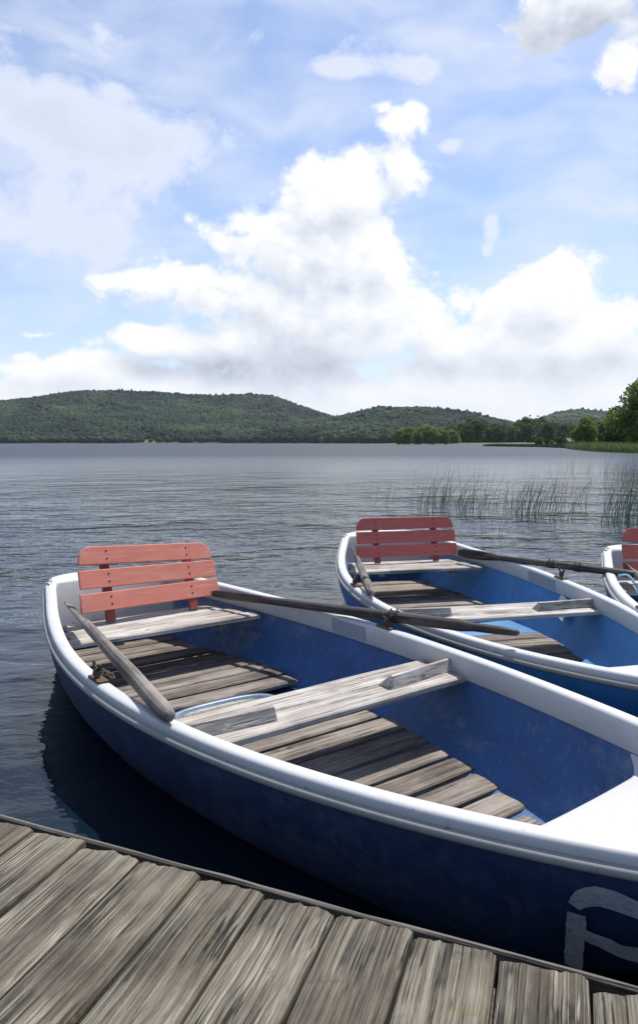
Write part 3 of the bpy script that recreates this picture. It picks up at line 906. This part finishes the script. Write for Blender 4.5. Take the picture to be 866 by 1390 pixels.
def inside(p, poly):
    x, y = p; c_ = False; j = len(poly) - 1
    for i in range(len(poly)):
        if (poly[i][1] > y) != (poly[j][1] > y) and x < (poly[j][0] - poly[i][0]) * (y - poly[i][1]) / (poly[j][1] - poly[i][1]) + poly[i][0]: c_ = not c_
        j = i
    return c_
vv, ee, ff, *_ = geometry.delaunay_2d_cdt([Vector(p) for p in pts], [], faces_in, 0, 1e-5)
ff = [f for f in ff if not any(inside(sum((vv[i] for i in f), Vector((0, 0))) / len(f), L_) for L_ in loops)]
me = bpy.data.meshes.new('lake_water'); me.from_pydata([(v.x, v.y, 0) for v in vv], [], [tuple(f) for f in ff]); me.update()
mw, t, b = mat('lake_water')
gp = t.n('ShaderNodeNewGeometry').outputs['Position']
gx_, gy_, gz_ = t.sep(gp)[:3]
dist = t.m('SQRT', t.m('ADD', t.m('MULTIPLY', gx_, gx_), t.m('MULTIPLY', gy_, gy_)))
pw = t.n('ShaderNodeMapping'); t.set(pw.inputs[0], gp); pw.inputs['Rotation'].default_value = (0, 0, R(-14)); pw.inputs['Scale'].default_value = (.55, 1.0, 1)
wn1 = t.noise(pw.outputs[0], 5.2, 3, .5, .35)
wn2 = t.noise(pw.outputs[0], 1.5, 3, .5, .3)
wn3 = t.noise(pw.outputs[0], 15., 3, .5, .2)
wn4 = t.noise(pw.outputs[0], .28, 2, .5)
gust = t.mapr(t.noise(gp, .35, 3, .5), .35, .65, .65, 1.25)
calm = t.mapr(dist, 1.8, 9.0, .26, 1.0, 'SMOOTHSTEP')
hgt = t.m('ADD', t.m('MULTIPLY', wn1, .034), t.m('MULTIPLY', wn2, .080))
hgt = t.m('ADD', hgt, t.m('MULTIPLY', wn3, .007))
hgt = t.m('ADD', hgt, t.m('MULTIPLY', wn4, .12))
hgt = t.m('MULTIPLY', t.m('MULTIPLY', hgt, gust), t.m('MULTIPLY', calm, t.m('MULTIPLY', t.mapr(dist, 4, 30, 1.0, .34), t.mapr(dist, 25, 140, 1.0, .3))))
nb_ = t.bump(hgt, 1.0, 1.0)
t.set(b.inputs['Normal'], nb_)
b.inputs['Base Color'].default_value = (.004, .010, .018, 1)
b.inputs['IOR'].default_value = 1.333
t.set(b.inputs['Roughness'], t.mapr(dist, 9, 80, .02, .42))
tag(ob('lake_water', me, mw), kind='structure')

# ------------------------------------------------------------------ terrain and hills (polar sheets round the lake)
def prof_fn(pts_):
    a = np.array(pts_, float)
    return lambda px: np.interp(px, a[:, 0], a[:, 1])
pA = prof_fn([(-1400, 50), (-700, 70), (-300, 58), (-80, 50), (0, 54), (40, 57), (75, 63), (110, 68), (165, 68), (215, 66), (255, 63), (300, 62), (340, 64), (370, 61), (410, 47), (450, 34), (480, 28), (540, 24), (620, 18), (700, 12), (900, 8), (1500, 12), (2400, 30)])
pB = prof_fn([(-1400, 10), (200, 12), (330, 16), (420, 26), (470, 34), (510, 44), (560, 44), (600, 42), (640, 37), (672, 28), (700, 22), (740, 20), (800, 14), (900, 10), (1600, 14), (2400, 20)])
pC = prof_fn([(-1400, 10), (600, 10), (690, 22), (725, 27), (755, 37), (785, 41), (815, 38), (860, 34), (930, 36), (1050, 44), (1400, 60), (2400, 40)])
def px_az(px): return np.arctan((px - 433) / F_PX)
LAY = [(pA, 1500., 2700., 5200.), (pB, 1150., 1800., 3200.), (pC, 1900., 3000., 5200.)]
def fbm(x, y, s, seed=0, o=4):
    v = 0; a = 1
    r_ = np.random.RandomState(seed)
    for k in range(o):
        for _ in range(3):
            th_ = r_.rand() * 6.28; ph = r_.rand() * 6.28
            v = v + a * np.sin((x * np.cos(th_) + y * np.sin(th_)) / s * 6.28 + ph + 1.7 * np.sin((x * np.sin(th_) - y * np.cos(th_)) / s * 4.1 + ph))
        s = s / 2; a *= .5
    return v / 6
def th_height(px, r):
    az_ = px_az(px); x = r * np.sin(az_); y = r * np.cos(az_)
    shore = 1180 + 130 * fbm(px, px * 0, 500, 4, 3) + np.interp(px, [300, 480, 600], [330, 60, 0])
    H = np.zeros_like(r) - 2.0
    nz = fbm(x, y, 900, 1)
    for prof, r0, r1, r2 in LAY:
        e = prof(px) / F_PX * np.cos(az_)
        up = np.clip((r - r0) / (r1 - r0), 0, 1); up = up ** .85 * (1 - .10 * np.sin(up * math.pi) )
        dn = 1 - .6 * np.clip((r - r1) / (r2 - r1), 0, 1)
        h = e * r1 * up * dn * (1 + .22 * nz * np.sin(np.clip(up, 0, 1) * math.pi))
        h = h * (1 - .30 * np.abs(np.sin(px / 31. + nz * 2.5)) * up * (1 - up) * 2)
        H = np.maximum(H, h)
    land = np.clip((r - shore) / 60, 0, 1)
    H = np.where(r > shore, np.maximum(H, 0) * land + 2.2 * land, -2.5)
    return H, x, y, shore
pxs = np.concatenate([np.linspace(-1500, -120, 60), np.arange(-100, 980, 5.), np.linspace(1000, 2400, 60)])
rs = np.concatenate([np.array([700, 900, 1000]), np.arange(1040, 3100, 30.), np.linspace(3200, 5400, 16)])
PX, RR = np.meshgrid(pxs, rs, indexing='ij')
H, XX, YY, SH = th_height(PX, RR)
V = np.stack([XX, YY, H], -1).reshape(-1, 3)
nu, nv = PX.shape
idx = np.arange(nu * nv).reshape(nu, nv)
Fc = np.stack([idx[:-1, :-1], idx[1:, :-1], idx[1:, 1:], idx[:-1, 1:]], -1).reshape(-1, 4)
mt, t, b = mat('hill_ground')
gp = t.n('ShaderNodeNewGeometry').outputs['Position']
n1 = t.noise(gp, .004, 6, .6)
t.set(b.inputs['Base Color'], t.ramp(n1, [(.35, (.020, .034, .016)), (.6, (.035, .055, .022))]))
b.inputs['Roughness'].default_value = .95
tag(ob('hills', mesh_np('hills', V, Fc, True), mt), kind='structure')
# lake bed
mb = MB(); mb.box((0, 3000, -6), (18000, 12000, 1))
tag(mb.build('lake_bed', simple('lake_bed', (.05, .045, .035), .9)), kind='structure')

# forest canopy on the slopes (nobody could count it)
def ico(sub):
    import bmesh
    bm = bmesh.new(); bmesh.ops.create_icosphere(bm, subdivisions=sub, radius=1)
    v = np.array([tuple(x.co) for x in bm.verts]); f = np.array([[l.index for l in fc.verts] for fc in bm.faces]); bm.free()
    return v, f
iv, ifc = ico(2)      # 42 verts
def canopy(px, r, base, size, name, m, jit=.12, tall=.85):
    n = len(px); az_ = px_az(px); x = r * np.sin(az_); y = r * np.cos(az_)
    sc = size[:, None, None] * (1 + jit * nprs.randn(n, len(iv), 1))
    conif = (nprs.rand(n) < .08).astype(float)
    vs = iv[None] * sc
    zz = vs[..., 2]
    shrink = 1 - conif[:, None] * .45 * (zz / (size[:, None] * 1.2) + .3)
    vs[..., 0] *= shrink; vs[..., 1] *= shrink
    vs[..., 2] *= (tall + conif * .6)[:, None]
    V = vs + np.stack([x, y, base], -1)[:, None, :]
    Fc = (ifc[None] + (np.arange(n) * len(iv))[:, None, None]).reshape(-1, 3)
    return ob(name, mesh_np(name, V.reshape(-1, 3), Fc, True), m)
mf, t, b = mat('forest_leaf')
g = t.n('ShaderNodeNewGeometry'); gp = g.outputs['Position']; isl = g.outputs['Random Per Island']
st_ = t.noise(gp, .006, 4, .55); st2 = t.noise(gp, .0016, 3, .5); fine = t.noise(gp, .35, 3, .6)
v_ = t.m('ADD', t.m('ADD', t.m('MULTIPLY', st_, 1.0), t.m('MULTIPLY', st2, .35)), t.m('ADD', t.m('MULTIPLY', isl, .08), t.m('MULTIPLY', fine, .08)))
t.set(b.inputs['Base Color'], t.ramp(v_, [(.52, (.007, .017, .012)), (.70, (.014, .028, .017)), (.83, (.028, .048, .022)), (.98, (.060, .088, .034))]))
b.inputs['Roughness'].default_value = .9; b.inputs['Specular IOR Level'].default_value = .15
allp = []
def scatter(n, rlo, rhi, plo=-160, phi=1010):
    px = nprs.rand(n) * (phi - plo) + plo
    r = rlo + (rhi - rlo) * nprs.rand(n)
    return px, r
px1, r1 = scatter(46000, 1100, 2850)
Hh, _, _, sh_ = th_height(px1, r1)
cl = fbm(r1 * np.sin(px_az(px1)), r1 * np.cos(px_az(px1)), 700, 9, 3)
ok = (r1 > sh_ + 12) & (Hh > 1) & ~((cl > .62) & (Hh < 90) & (r1 > 1700))
# low meadow gap by the left shore
ok &= ~((px1 > 192) & (px1 < 240) & (r1 < sh_ + 30) & (nprs.rand(len(px1)) < .93))
px1, r1, Hh = px1[ok], r1[ok], Hh[ok]
size = 4.2 + 3.4 * nprs.rand(len(px1)) ** 1.5
tag(canopy(px1, r1, Hh + size * .55, size, 'hill_forest', mf), kind='stuff')
px2, r2 = scatter(6000, 2750, 3150, 620, 1010)
Hh, _, _, _ = th_height(px2, r2)
size = 7 + 4.0 * nprs.rand(len(px2))
tag(canopy(px2, r2, Hh + size * .5, size, 'distant_forest', mf), kind='stuff')
# shore fringe of trees (left and middle)
px3 = nprs.rand(2600) * 1100 - 140
_, _, _, sh3 = th_height(px3, px3 * 0 + 1500)
keep = ~((px3 > 192) & (px3 < 240) & (nprs.rand(2600) < .8)); px3, sh3 = px3[keep], sh3[keep]
r3 = sh3 + 8 + 45 * nprs.rand(len(px3)); size = 3.5 + 3.5 * nprs.rand(len(px3))
Hh, _, _, _ = th_height(px3, r3)
tag(canopy(px3, r3, Hh + size * .8, size, 'shore_thicket', mf), kind='stuff')

# ------------------------------------------------------------------ nearer land at the right
mg, t, b = mat('bank_grass')
gp = t.n('ShaderNodeNewGeometry').outputs['Position']
t.set(b.inputs['Base Color'], t.ramp(t.noise(gp, .35, 6, .65), [(.35, (.05, .075, .022)), (.65, (.11, .14, .04))]))
b.inputs['Roughness'].default_value = .95
def land(name, ring_pts, h, m, label=None):
    P = catmull(ring_pts + [ring_pts[0]], 90)[:-1]
    c = P.mean(0); V = []; ks = [1.0, .97, .9, .7, .35]
    for j, k in enumerate(ks):
        for i, p in enumerate(P):
            q = c + (p - c) * k
            z = [-.4, .08, .45 * h, .8 * h, h][j] * (1 if j == 0 else (1 + .25 * mnoise.noise(Vector((q[0] * .05, q[1] * .05, 0)))))
            V.append((q[0], q[1], z))
    n = len(P)
    Fc = [(j * n + i, j * n + (i + 1) % n, (j + 1) * n + (i + 1) % n, (j + 1) * n + i) for j in range(len(ks) - 1) for i in range(n)] + [tuple((len(ks) - 1) * n + i for i in range(n))]
    return tag(ob(name, mesh_np(name, V, Fc, True), m), kind='structure')
def gp2(px, Yd): return ((px - 433) / F_PX * Yd, Yd)
bank = [gp2(850, 92), gp2(822, 120), gp2(795, 165), gp2(752, 215), gp2(700, 245), gp2(672, 262), gp2(676, 300), gp2(720, 420), gp2(800, 520), gp2(1200, 500), gp2(1500, 250), gp2(1700, 90), gp2(1500, 60), gp2(1050, 70)]
land('lake_shore', bank, .9, mg)
mid = [gp2(530, 620), gp2(600, 560), gp2(680, 470), gp2(780, 420), gp2(1000, 430), gp2(1200, 700), gp2(1000, 1100), gp2(700, 1180), gp2(560, 1100), gp2(505, 900)]
land('wooded_shore', mid, 1.6, mg)

def leaf_cloud(lobes, n, ls, seed, hollow=.35):
    """leaf quads filling the lobes [(cx,cy,cz,rx,ry,rz)]"""
    r_ = np.random.RandomState(seed)
    lob = np.array(lobes, float); wgt = (lob[:, 3] * lob[:, 4] * lob[:, 5]) ** .8; wgt /= wgt.sum()
    k = r_.choice(len(lob), n, p=wgt)
    d = r_.randn(n, 3); d /= np.linalg.norm(d, axis=1)[:, None]
    rad = hollow + (1 - hollow) * r_.rand(n) ** .55
    rad *= 1 + .14 * np.sin(d[:, 0] * 7 + k) * np.cos(d[:, 2] * 6 + k * 2)
    c = lob[k, :3] + d * rad[:, None] * lob[k, 3:]
    # orientation: loosely outward
    nn = d + .8 * r_.randn(n, 3); nn /= np.linalg.norm(nn, axis=1)[:, None]
    a = np.cross(nn, r_.randn(n, 3)); a /= np.linalg.norm(a, axis=1)[:, None]; b_ = np.cross(nn, a)
    s = ls * (.6 + .8 * r_.rand(n))[:, None]
    V = np.stack([c - a * s, c + b_ * s * .7, c + a * s, c - b_ * s * .7], 1).reshape(-1, 3)
    return V, np.arange(n * 4).reshape(n, 4)
def leaf_mat(name, c0, c1, c2):
    m, t, b = mat(name)
    g = t.n('ShaderNodeNewGeometry'); isl = g.outputs['Random Per Island']; oi = t.n('ShaderNodeObjectInfo').outputs['Random']
    n = t.noise(t.n('ShaderNodeTexCoord').outputs['Object'], .5, 3, .6)
    f = t.m('ADD', t.m('ADD', t.m('MULTIPLY', isl, .35), t.m('MULTIPLY', n, .6)), t.m('MULTIPLY', oi, .2))
    t.set(b.inputs['Base Color'], t.ramp(f, [(.3, c0), (.55, c1), (.85, c2)]))
    b.inputs['Roughness'].default_value = .7; b.inputs['Specular IOR Level'].default_value = .25
    tr = t.n('ShaderNodeBsdfTranslucent'); mx = t.n('ShaderNodeMixShader'); mx.inputs[0].default_value = .38
    o_ = [n_ for n_ in t.nt.nodes if n_.type == 'OUTPUT_MATERIAL'][0]
    t.nt.links.new(b.inputs['Base Color'].links[0].from_socket, tr.inputs[0])
    t.nt.links.new(b.outputs[0], mx.inputs[1]); t.nt.links.new(tr.outputs[0], mx.inputs[2]); t.nt.links.new(mx.outputs[0], o_.inputs[0])
    return m
LM = leaf_mat('leaf_mid', (.060, .10, .025), (.125, .18, .045), (.21, .27, .075))
LD = leaf_mat('leaf_dark', (.034, .060, .020), (.065, .105, .032), (.11, .15, .046))
LL = leaf_mat('leaf_light', (.09, .13, .03), (.16, .22, .05), (.25, .29, .08))
bark = simple('bark', (.09, .07, .05), .9, 0, 8, .4, .5)
def tree_meshes(h, w, seed, nleaf, ls, low=.12):
    r_ = random.Random(seed); lobes = []
    nlob = 11
    for i in range(nlob):
        a = r_.random() * 6.28; t_ = r_.random()
        zc = h * (low + .16 + (.70 - low) * t_)
        prof_ = math.sin(math.pi * min(1, .25 + .72 * t_)) ** .7
        rr = w * .5 * prof_ * r_.uniform(.25, .62)
        rs_ = w * r_.uniform(.17, .27)
        lobes.append((rr * math.cos(a), rr * math.sin(a), zc, rs_, rs_, rs_ * r_.uniform(.7, 1.0)))
    lobes.append((0, 0, h * .52, w * .30, w * .30, h * .30)); lobes.append((r_.uniform(-.06, .06) * w, 0, h * .82, w * .2, w * .2, h * .15))
    V, Fc = leaf_cloud(lobes, nleaf, ls, seed, .25)
    crown = mesh_np('crown', V, Fc)
    mb = MB()
    mb.tube([(0, 0, -.3), (.02 * w, 0, h * .2), (0, .02 * w, h * .45), (0, 0, h * .8)], [h * .030, h * .022, h * .015, h * .005], 8)
    tr = mb.mesh('trunk', True)
    mb = MB()
    for (cx, cy, cz, rs_, _, _) in lobes[:8]:
        z0 = max(h * .18, cz * .6)
        mb.tube([(0, 0, z0), (cx * .5, cy * .5, (z0 + cz) / 2 + .02 * h), (cx, cy, cz)], [h * .011, h * .008, h * .003], 6)
    return crown, tr, mb.mesh('limbs', True)
def place_tree(meshes, loc, s, rz, leafm, label, group, cat='tree'):
    o = empty('broadleaf_tree', loc); o.rotation_euler = (0, 0, rz); o.scale = (s, s, s)
    tag(o, label, cat, group)
    for nm, me, mm in (('crown', meshes[0], leafm), ('trunk', meshes[1], bark), ('limbs', meshes[2], bark)):
        c_ = bpy.data.objects.new(nm, me); col.objects.link(c_); c_.parent = o
        if not me.materials: me.materials.append(mm)
        elif nm == 'crown' and me.materials[0] != mm:
            c_.material_slots[0].link = 'OBJECT'; c_.material_slots[0].material = mm
    return o
# big tree and companions at the right edge
big = tree_meshes(11.8, 13.0, 5, 15000, .26, .0)
x_, y_ = gp2(872, 122); place_tree(big, (x_, y_, .3), 1.0, .4, LM, 'tall broad tree rising at the right edge above the green bank', None)
big2 = tree_meshes(8.8, 9.0, 8, 9000, .24, .0)
x_, y_ = gp2(838, 150); place_tree(big2, (x_, y_, .4), .9, 1.4, LD, 'dark tree just left of the tall tree at the right edge', None)
rt_ = tree_meshes(7.4, 7.6, 12, 8000, .22, .0)
x_, y_ = gp2(794, 178); place_tree(rt_, (x_, y_, .4), 1.0, .9, LL, 'round light green tree standing by the small hut', None)
x_, y_ = gp2(905, 140); place_tree(big2, (x_, y_, .4), 1.45, 3.0, LM, 'tree behind the bank, just beyond the right edge', None)
x_, y_ = gp2(818, 210); place_tree(rt_, (x_, y_, .4), .9, 2.2, LD, 'low dark tree between the round tree and the tall tree', None)
# clump of paler trees on the point, middle distance
vs = [tree_meshes(12, 12.5, 20 + i, 1500, .62, .0) for i in range(5)]
rr_ = random.Random(3)
GC = 'trees of the pale clump on the wooded point'
for i in range(22):
    px = 538 + 78 * (i + rr_.random() * .7) / 22; Yd = rr_.uniform(560, 650)
    hgt_ = 17 + 7 * math.sin(math.pi * (px - 530) / 95) + rr_.uniform(-2.5, 2.5)
    x_, y_ = gp2(px, Yd)
    place_tree(vs[i % 5], (x_, y_, -.2), hgt_ * Yd / F_PX / 12 , rr_.random() * 6, LM if rr_.random() < .4 else LL, 'broadleaf tree in the paler clump on the wooded point', GC)
GD = 'trees of the dark row along the far right shore'
for i in range(64):
    px = 600 + 215 * (i + rr_.random()) / 64; Yd = rr_.uniform(640, 860)
    hgt_ = 27 + 5 * math.sin(px / 14.) + rr_.uniform(-4, 4) - (4 if px < 640 else 0)
    x_, y_ = gp2(px, Yd)
    place_tree(vs[(i * 3) % 5], (x_, y_, 1.), hgt_ * Yd / F_PX / 12, rr_.random() * 6, LD, 'dark broadleaf tree in the row behind the reedy spit', GD)
GE = 'trees along the middle of the far shore'
for i in range(44):
    px = 400 + 145 * (i + rr_.random()) / 44; Yd = 1230
    _, _, _, s_h = th_height(np.array([px]), np.array([1500.])); Yd = (float(s_h[0]) + 14) * math.cos(math.atan((px - 433) / F_PX))
    x_, y_ = gp2(px, Yd)
    place_tree(vs[(i * 2) % 5], (x_, y_, 0.5), (11 + rr_.uniform(-3, 4)) * Yd / F_PX / 12, rr_.random() * 6, LD, 'small dark tree on the far shoreline in the middle', GE)
# low bushes on the spit
GB = 'bushes on the reedy spit'
bu = tree_meshes(2.6, 3.6, 40, 1500, .16, -.1)
for i in range(16):
    px = 722 + 120 * (i + rr_.random()) / 16; Yd = rr_.uniform(225, 262)
    x_, y_ = gp2(px, Yd)
    place_tree(bu, (x_, y_, .1), rr_.uniform(.6, 1.2), rr_.random() * 6, LM if i % 2 else LD, 'low green bush on the reedy spit near the hut', GB, 'bush')

# hut
hx, hy = gp2(775, 200)
hut = empty('boat_hut', (hx, hy, .4), (0, 0, .25)); tag(hut, 'small grey wooden hut with pale pitched roof by the reedy spit', 'hut')
wm = simple('hut_wall', (.12, .10, .08), .9, 0, 4, .3, .3)
mb = MB(); mb.add([(-1.6, -1.1, 0), (1.6, -1.1, 0), (1.6, 1.1, 0), (-1.6, 1.1, 0), (-1.6, -1.1, 1.3), (1.6, -1.1, 1.3), (1.6, 1.1, 1.3), (-1.6, 1.1, 1.3), (-1.6, 0, 2.05), (1.6, 0, 2.05)],
    [(0, 1, 5, 4), (2, 3, 7, 6), (1, 2, 6, 9, 5), (3, 0, 4, 8, 7)])
mb.build('wall', wm, hut)
mb = MB()
for s_ in (-1, 1):
    V = [(-1.9, s_ * 1.35, 1.16), (1.9, s_ * 1.35, 1.16), (1.9, 0, 2.14), (-1.9, 0, 2.14)]
    V += [(a, b_, c_ + .06) for a, b_, c_ in V]
    mb.add(V, [(0, 1, 2, 3), (7, 6, 5, 4), (0, 4, 5, 1), (1, 5, 6, 2), (2, 6, 7, 3), (3, 7, 4, 0)])
mb.build('roof', simple('hut_roof', (.10, .085, .072), .8, 0, 3, .2, .3), hut)
mb = MB(); mb.box((.3, -1.13, .55), (.7, .05, 1.1)); mb.build('door', simple('hut_door', (.06, .05, .04), .9), hut)
# far houses among the trees
def house(px, Yd, rz, w, roofc, label, zz=1.5):
    x_, y_ = gp2(px, Yd); o = empty('house', (x_, y_, zz), (0, 0, rz)); tag(o, label, 'house')
    a = w / 2
    mb = MB(); mb.add([(-a, -4, 0), (a, -4, 0), (a, 4, 0), (-a, 4, 0), (-a, -4, 6), (a, -4, 6), (a, 4, 6), (-a, 4, 6), (-a, 0, 10), (a, 0, 10)],
        [(0, 1, 5, 4), (2, 3, 7, 6), (1, 2, 6, 9, 5), (3, 0, 4, 8, 7)]); mb.build('wall', simple('plaster', (.22, .19, .16), .9, 0, .5, .1), o)
    mb = MB()
    for s_ in (-1, 1):
        V = [(-a - .5, s_ * 4.7, 5.3), (a + .5, s_ * 4.7, 5.3), (a + .5, 0, 10.2), (-a - .5, 0, 10.2)]; V += [(p, q, r_ + .25) for p, q, r_ in V]
        mb.add(V, [(0, 1, 2, 3), (7, 6, 5, 4), (0, 4, 5, 1), (1, 5, 6, 2), (2, 6, 7, 3), (3, 7, 4, 0)])
    mb.build('roof', simple('roof_tile', roofc, .9, 0, .5, .2), o)
    for wx in (-.25, .25):
        mb = MB(); mb.box((wx * w, -4.03, 3.2), (1.3, .1, 1.5)); mb.build('window', M['dark_iron'], o)
_, _, _, s_h = th_height(np.array([446.]), np.array([1500.]))
house(440, float(s_h[0]) + 26, .3, 11, (.13, .075, .055), 'house with reddish roof on the far shore, left one of two', 2)
house(456, float(s_h[0]) + 30, -.4, 9, (.15, .09, .07), 'smaller reddish house on the far shore, right one of two', 2)
house(384, float(th_height(np.array([384.]), np.array([1500.]))[3][0]) + 34, .1, 9, (.30, .18, .13), 'lone pale house at the foot of the big hill', 4)
# meadow strip by the left shore
mm = simple('meadow', (.07, .10, .035), .95, 0, .05, .3, 0)
V = []; 
pm = np.linspace(190, 242, 30)
for px in pm:
    _, _, _, s_ = th_height(np.array([px]), np.array([1500.]))
    for k, dr in enumerate((2, 12, 30)):
        r_ = s_ + dr; h_, x_, y_, _ = th_height(np.array([px]), r_)
        V.append((float(x_[0]), float(y_[0]), max(float(h_[0]), .2) + .4 + k * .5))
tag(ob('meadow', mesh_np('meadow', V, grid_faces(30, 3), True), mm), kind='structure')

# ------------------------------------------------------------------ reeds
def blades(P, h, lean, wid, seed, seg=5, flop=.25, up=0):
    r_ = np.random.RandomState(seed); n = len(P); V = np.zeros((n, seg + 1, 2, 3))
    hh = h * (.55 + .6 * r_.rand(n)); az_ = r_.rand(n) * 6.28
    lx = lean[0] + flop * r_.randn(n); ly = lean[1] + flop * r_.randn(n)
    bend = (r_.rand(n) ** 3) * 1.3
    kink = r_.rand(n) < .12
    for k in range(seg + 1):
        t_ = k / seg
        z = hh * (t_ - .30 * bend * t_ ** 3)
        if True: z = np.where(kink & (t_ > .62), hh * (.62 - .9 * (t_ - .62)), z)
        x = P[:, 0] + hh * (lx * t_ * .6 + bend * np.sign(lx) * .45 * t_ ** 2.5 + np.where(kink & (t_ > .62), (t_ - .62) * 1.2, 0)); y = P[:, 1] + hh * ly * t_ ** 1.6 * .8
        w = wid * (1 - .85 * t_ ** 1.5)
        for j, s_ in enumerate((-1, 1)):
            V[:, k, j, 0] = x + s_ * w * np.cos(az_); V[:, k, j, 1] = y + s_ * w * np.sin(az_); V[:, k, j, 2] = z + up - .05 * (t_ == 0)
    idx = np.arange(n * (seg + 1) * 2).reshape(n, seg + 1, 2)
    Fc = np.stack([idx[:, :-1, 0], idx[:, :-1, 1], idx[:, 1:, 1], idx[:, 1:, 0]], -1).reshape(-1, 4)
    return V.reshape(-1, 3), Fc
rm = simple('reed_green', (.15, .185, .105), .6, 0, 3, .45, 0)
r_ = np.random.RandomState(5)
def wpt(px, py): d_ = F_PX * CAM_H / (py - 601.); return np.array([(px - 433) / F_PX * d_, d_])
def clumps(lst, nseed):
    rr2 = np.random.RandomState(nseed); P = []
    for (px, py, n, sp) in lst:
        c_ = wpt(px, py); n = max(2, int(n * .72)); P.append(c_ + rr2.randn(n, 2) * [sp * 1.15, sp * 2.0])
    return np.vstack(P)
L1 = [(512, 684, 6, .10), (520, 680, 4, .1), (578, 690, 24, .22), (590, 684, 22, .25), (600, 690, 26, .22), (612, 696, 26, .20), (622, 690, 26, .22), (634, 692, 20, .22), (645, 690, 10, .25),
      (660, 694, 12, .2), (665, 722, 5, .08), (690, 688, 16, .25), (702, 694, 20, .2), (714, 696, 26, .2), (724, 700, 28, .18), (735, 700, 26, .18), (746, 702, 24, .18), (757, 690, 16, .25), (768, 686, 12, .3), (782, 690, 7, .3), (800, 686, 8, .3), (655, 700, 5, .1), (742, 722, 4, .06), (674, 728, 3, .05)]
V, Fc = blades(clumps(L1, 1), .86, (.38, 0), .0046, 2)
tag(ob('lake_reeds', mesh_np('lake_reeds', V, Fc), rm), kind='stuff', label='thin green reeds standing in open water')
L2 = [(834, 706, 22, .14), (846, 712, 30, .15), (858, 708, 26, .15), (872, 712, 30, .2), (890, 706, 30, .3), (826, 700, 8, .12), (862, 650, 50, 1.2), (848, 640, 40, 1.6), (880, 640, 60, 2), (835, 632, 30, 2)]
V, Fc = blades(clumps(L2, 3), 1.0, (.25, 0), .0050, 4)
tag(ob('edge_reeds', mesh_np('edge_reeds', V, Fc), rm), kind='stuff', label='denser reeds at the right edge behind the boats')
# tall reeds along the bank
def edge_pts(seg, n, depth, seed):
    rr2 = np.random.RandomState(seed); seg = catmull(seg, 60); i = rr2.randint(0, 59, n); f = rr2.rand(n)[:, None]
    P = seg[i] * (1 - f) + seg[i + 1] * f; P[:, 1] += rr2.rand(n) * depth
    return P
gm = simple('bank_reed', (.20, .26, .065), .7, 0, .6, .35, 0)
V, Fc = blades(edge_pts([gp2(905, 85), gp2(866, 95), gp2(838, 112), gp2(818, 128), gp2(800, 158)], 12000, 16, 6), 1.35, (.12, 0), .03, 7, 3)
tag(ob('bank_reeds', mesh_np('bank_reeds', V, Fc), gm), kind='stuff', label='bright green reed belt on the right bank')
gm2 = simple('spit_grass', (.085, .09, .045), .8, 0, .6, .4, 0)
V, Fc = blades(edge_pts([gp2(802, 165), gp2(752, 212), gp2(702, 240), gp2(672, 262)], 9000, 22, 8), 1.0, (.1, 0), .05, 9, 3)
tag(ob('spit_grass', mesh_np('spit_grass', V, Fc), gm2), kind='stuff', label='brownish sedge on the low spit')

# ------------------------------------------------------------------ air between here and the far hills
mb = MB(); mb.box((0, 2700, 150 - 6.2), (11600, 6400, 312))
hm = bpy.data.materials.new('haze_air'); hm.use_nodes = True; hm.node_tree.nodes.clear()
pv = hm.node_tree.nodes.new('ShaderNodeVolumePrincipled'); ho = hm.node_tree.nodes.new('ShaderNodeOutputMaterial')
pv.inputs['Color'].default_value = (.82, .88, .96, 1); pv.inputs['Density'].default_value = .00004; pv.inputs['Anisotropy'].default_value = 0.2
hm.node_tree.links.new(pv.outputs[0], ho.inputs['Volume'])
tag(mb.build('haze', hm), kind='stuff')
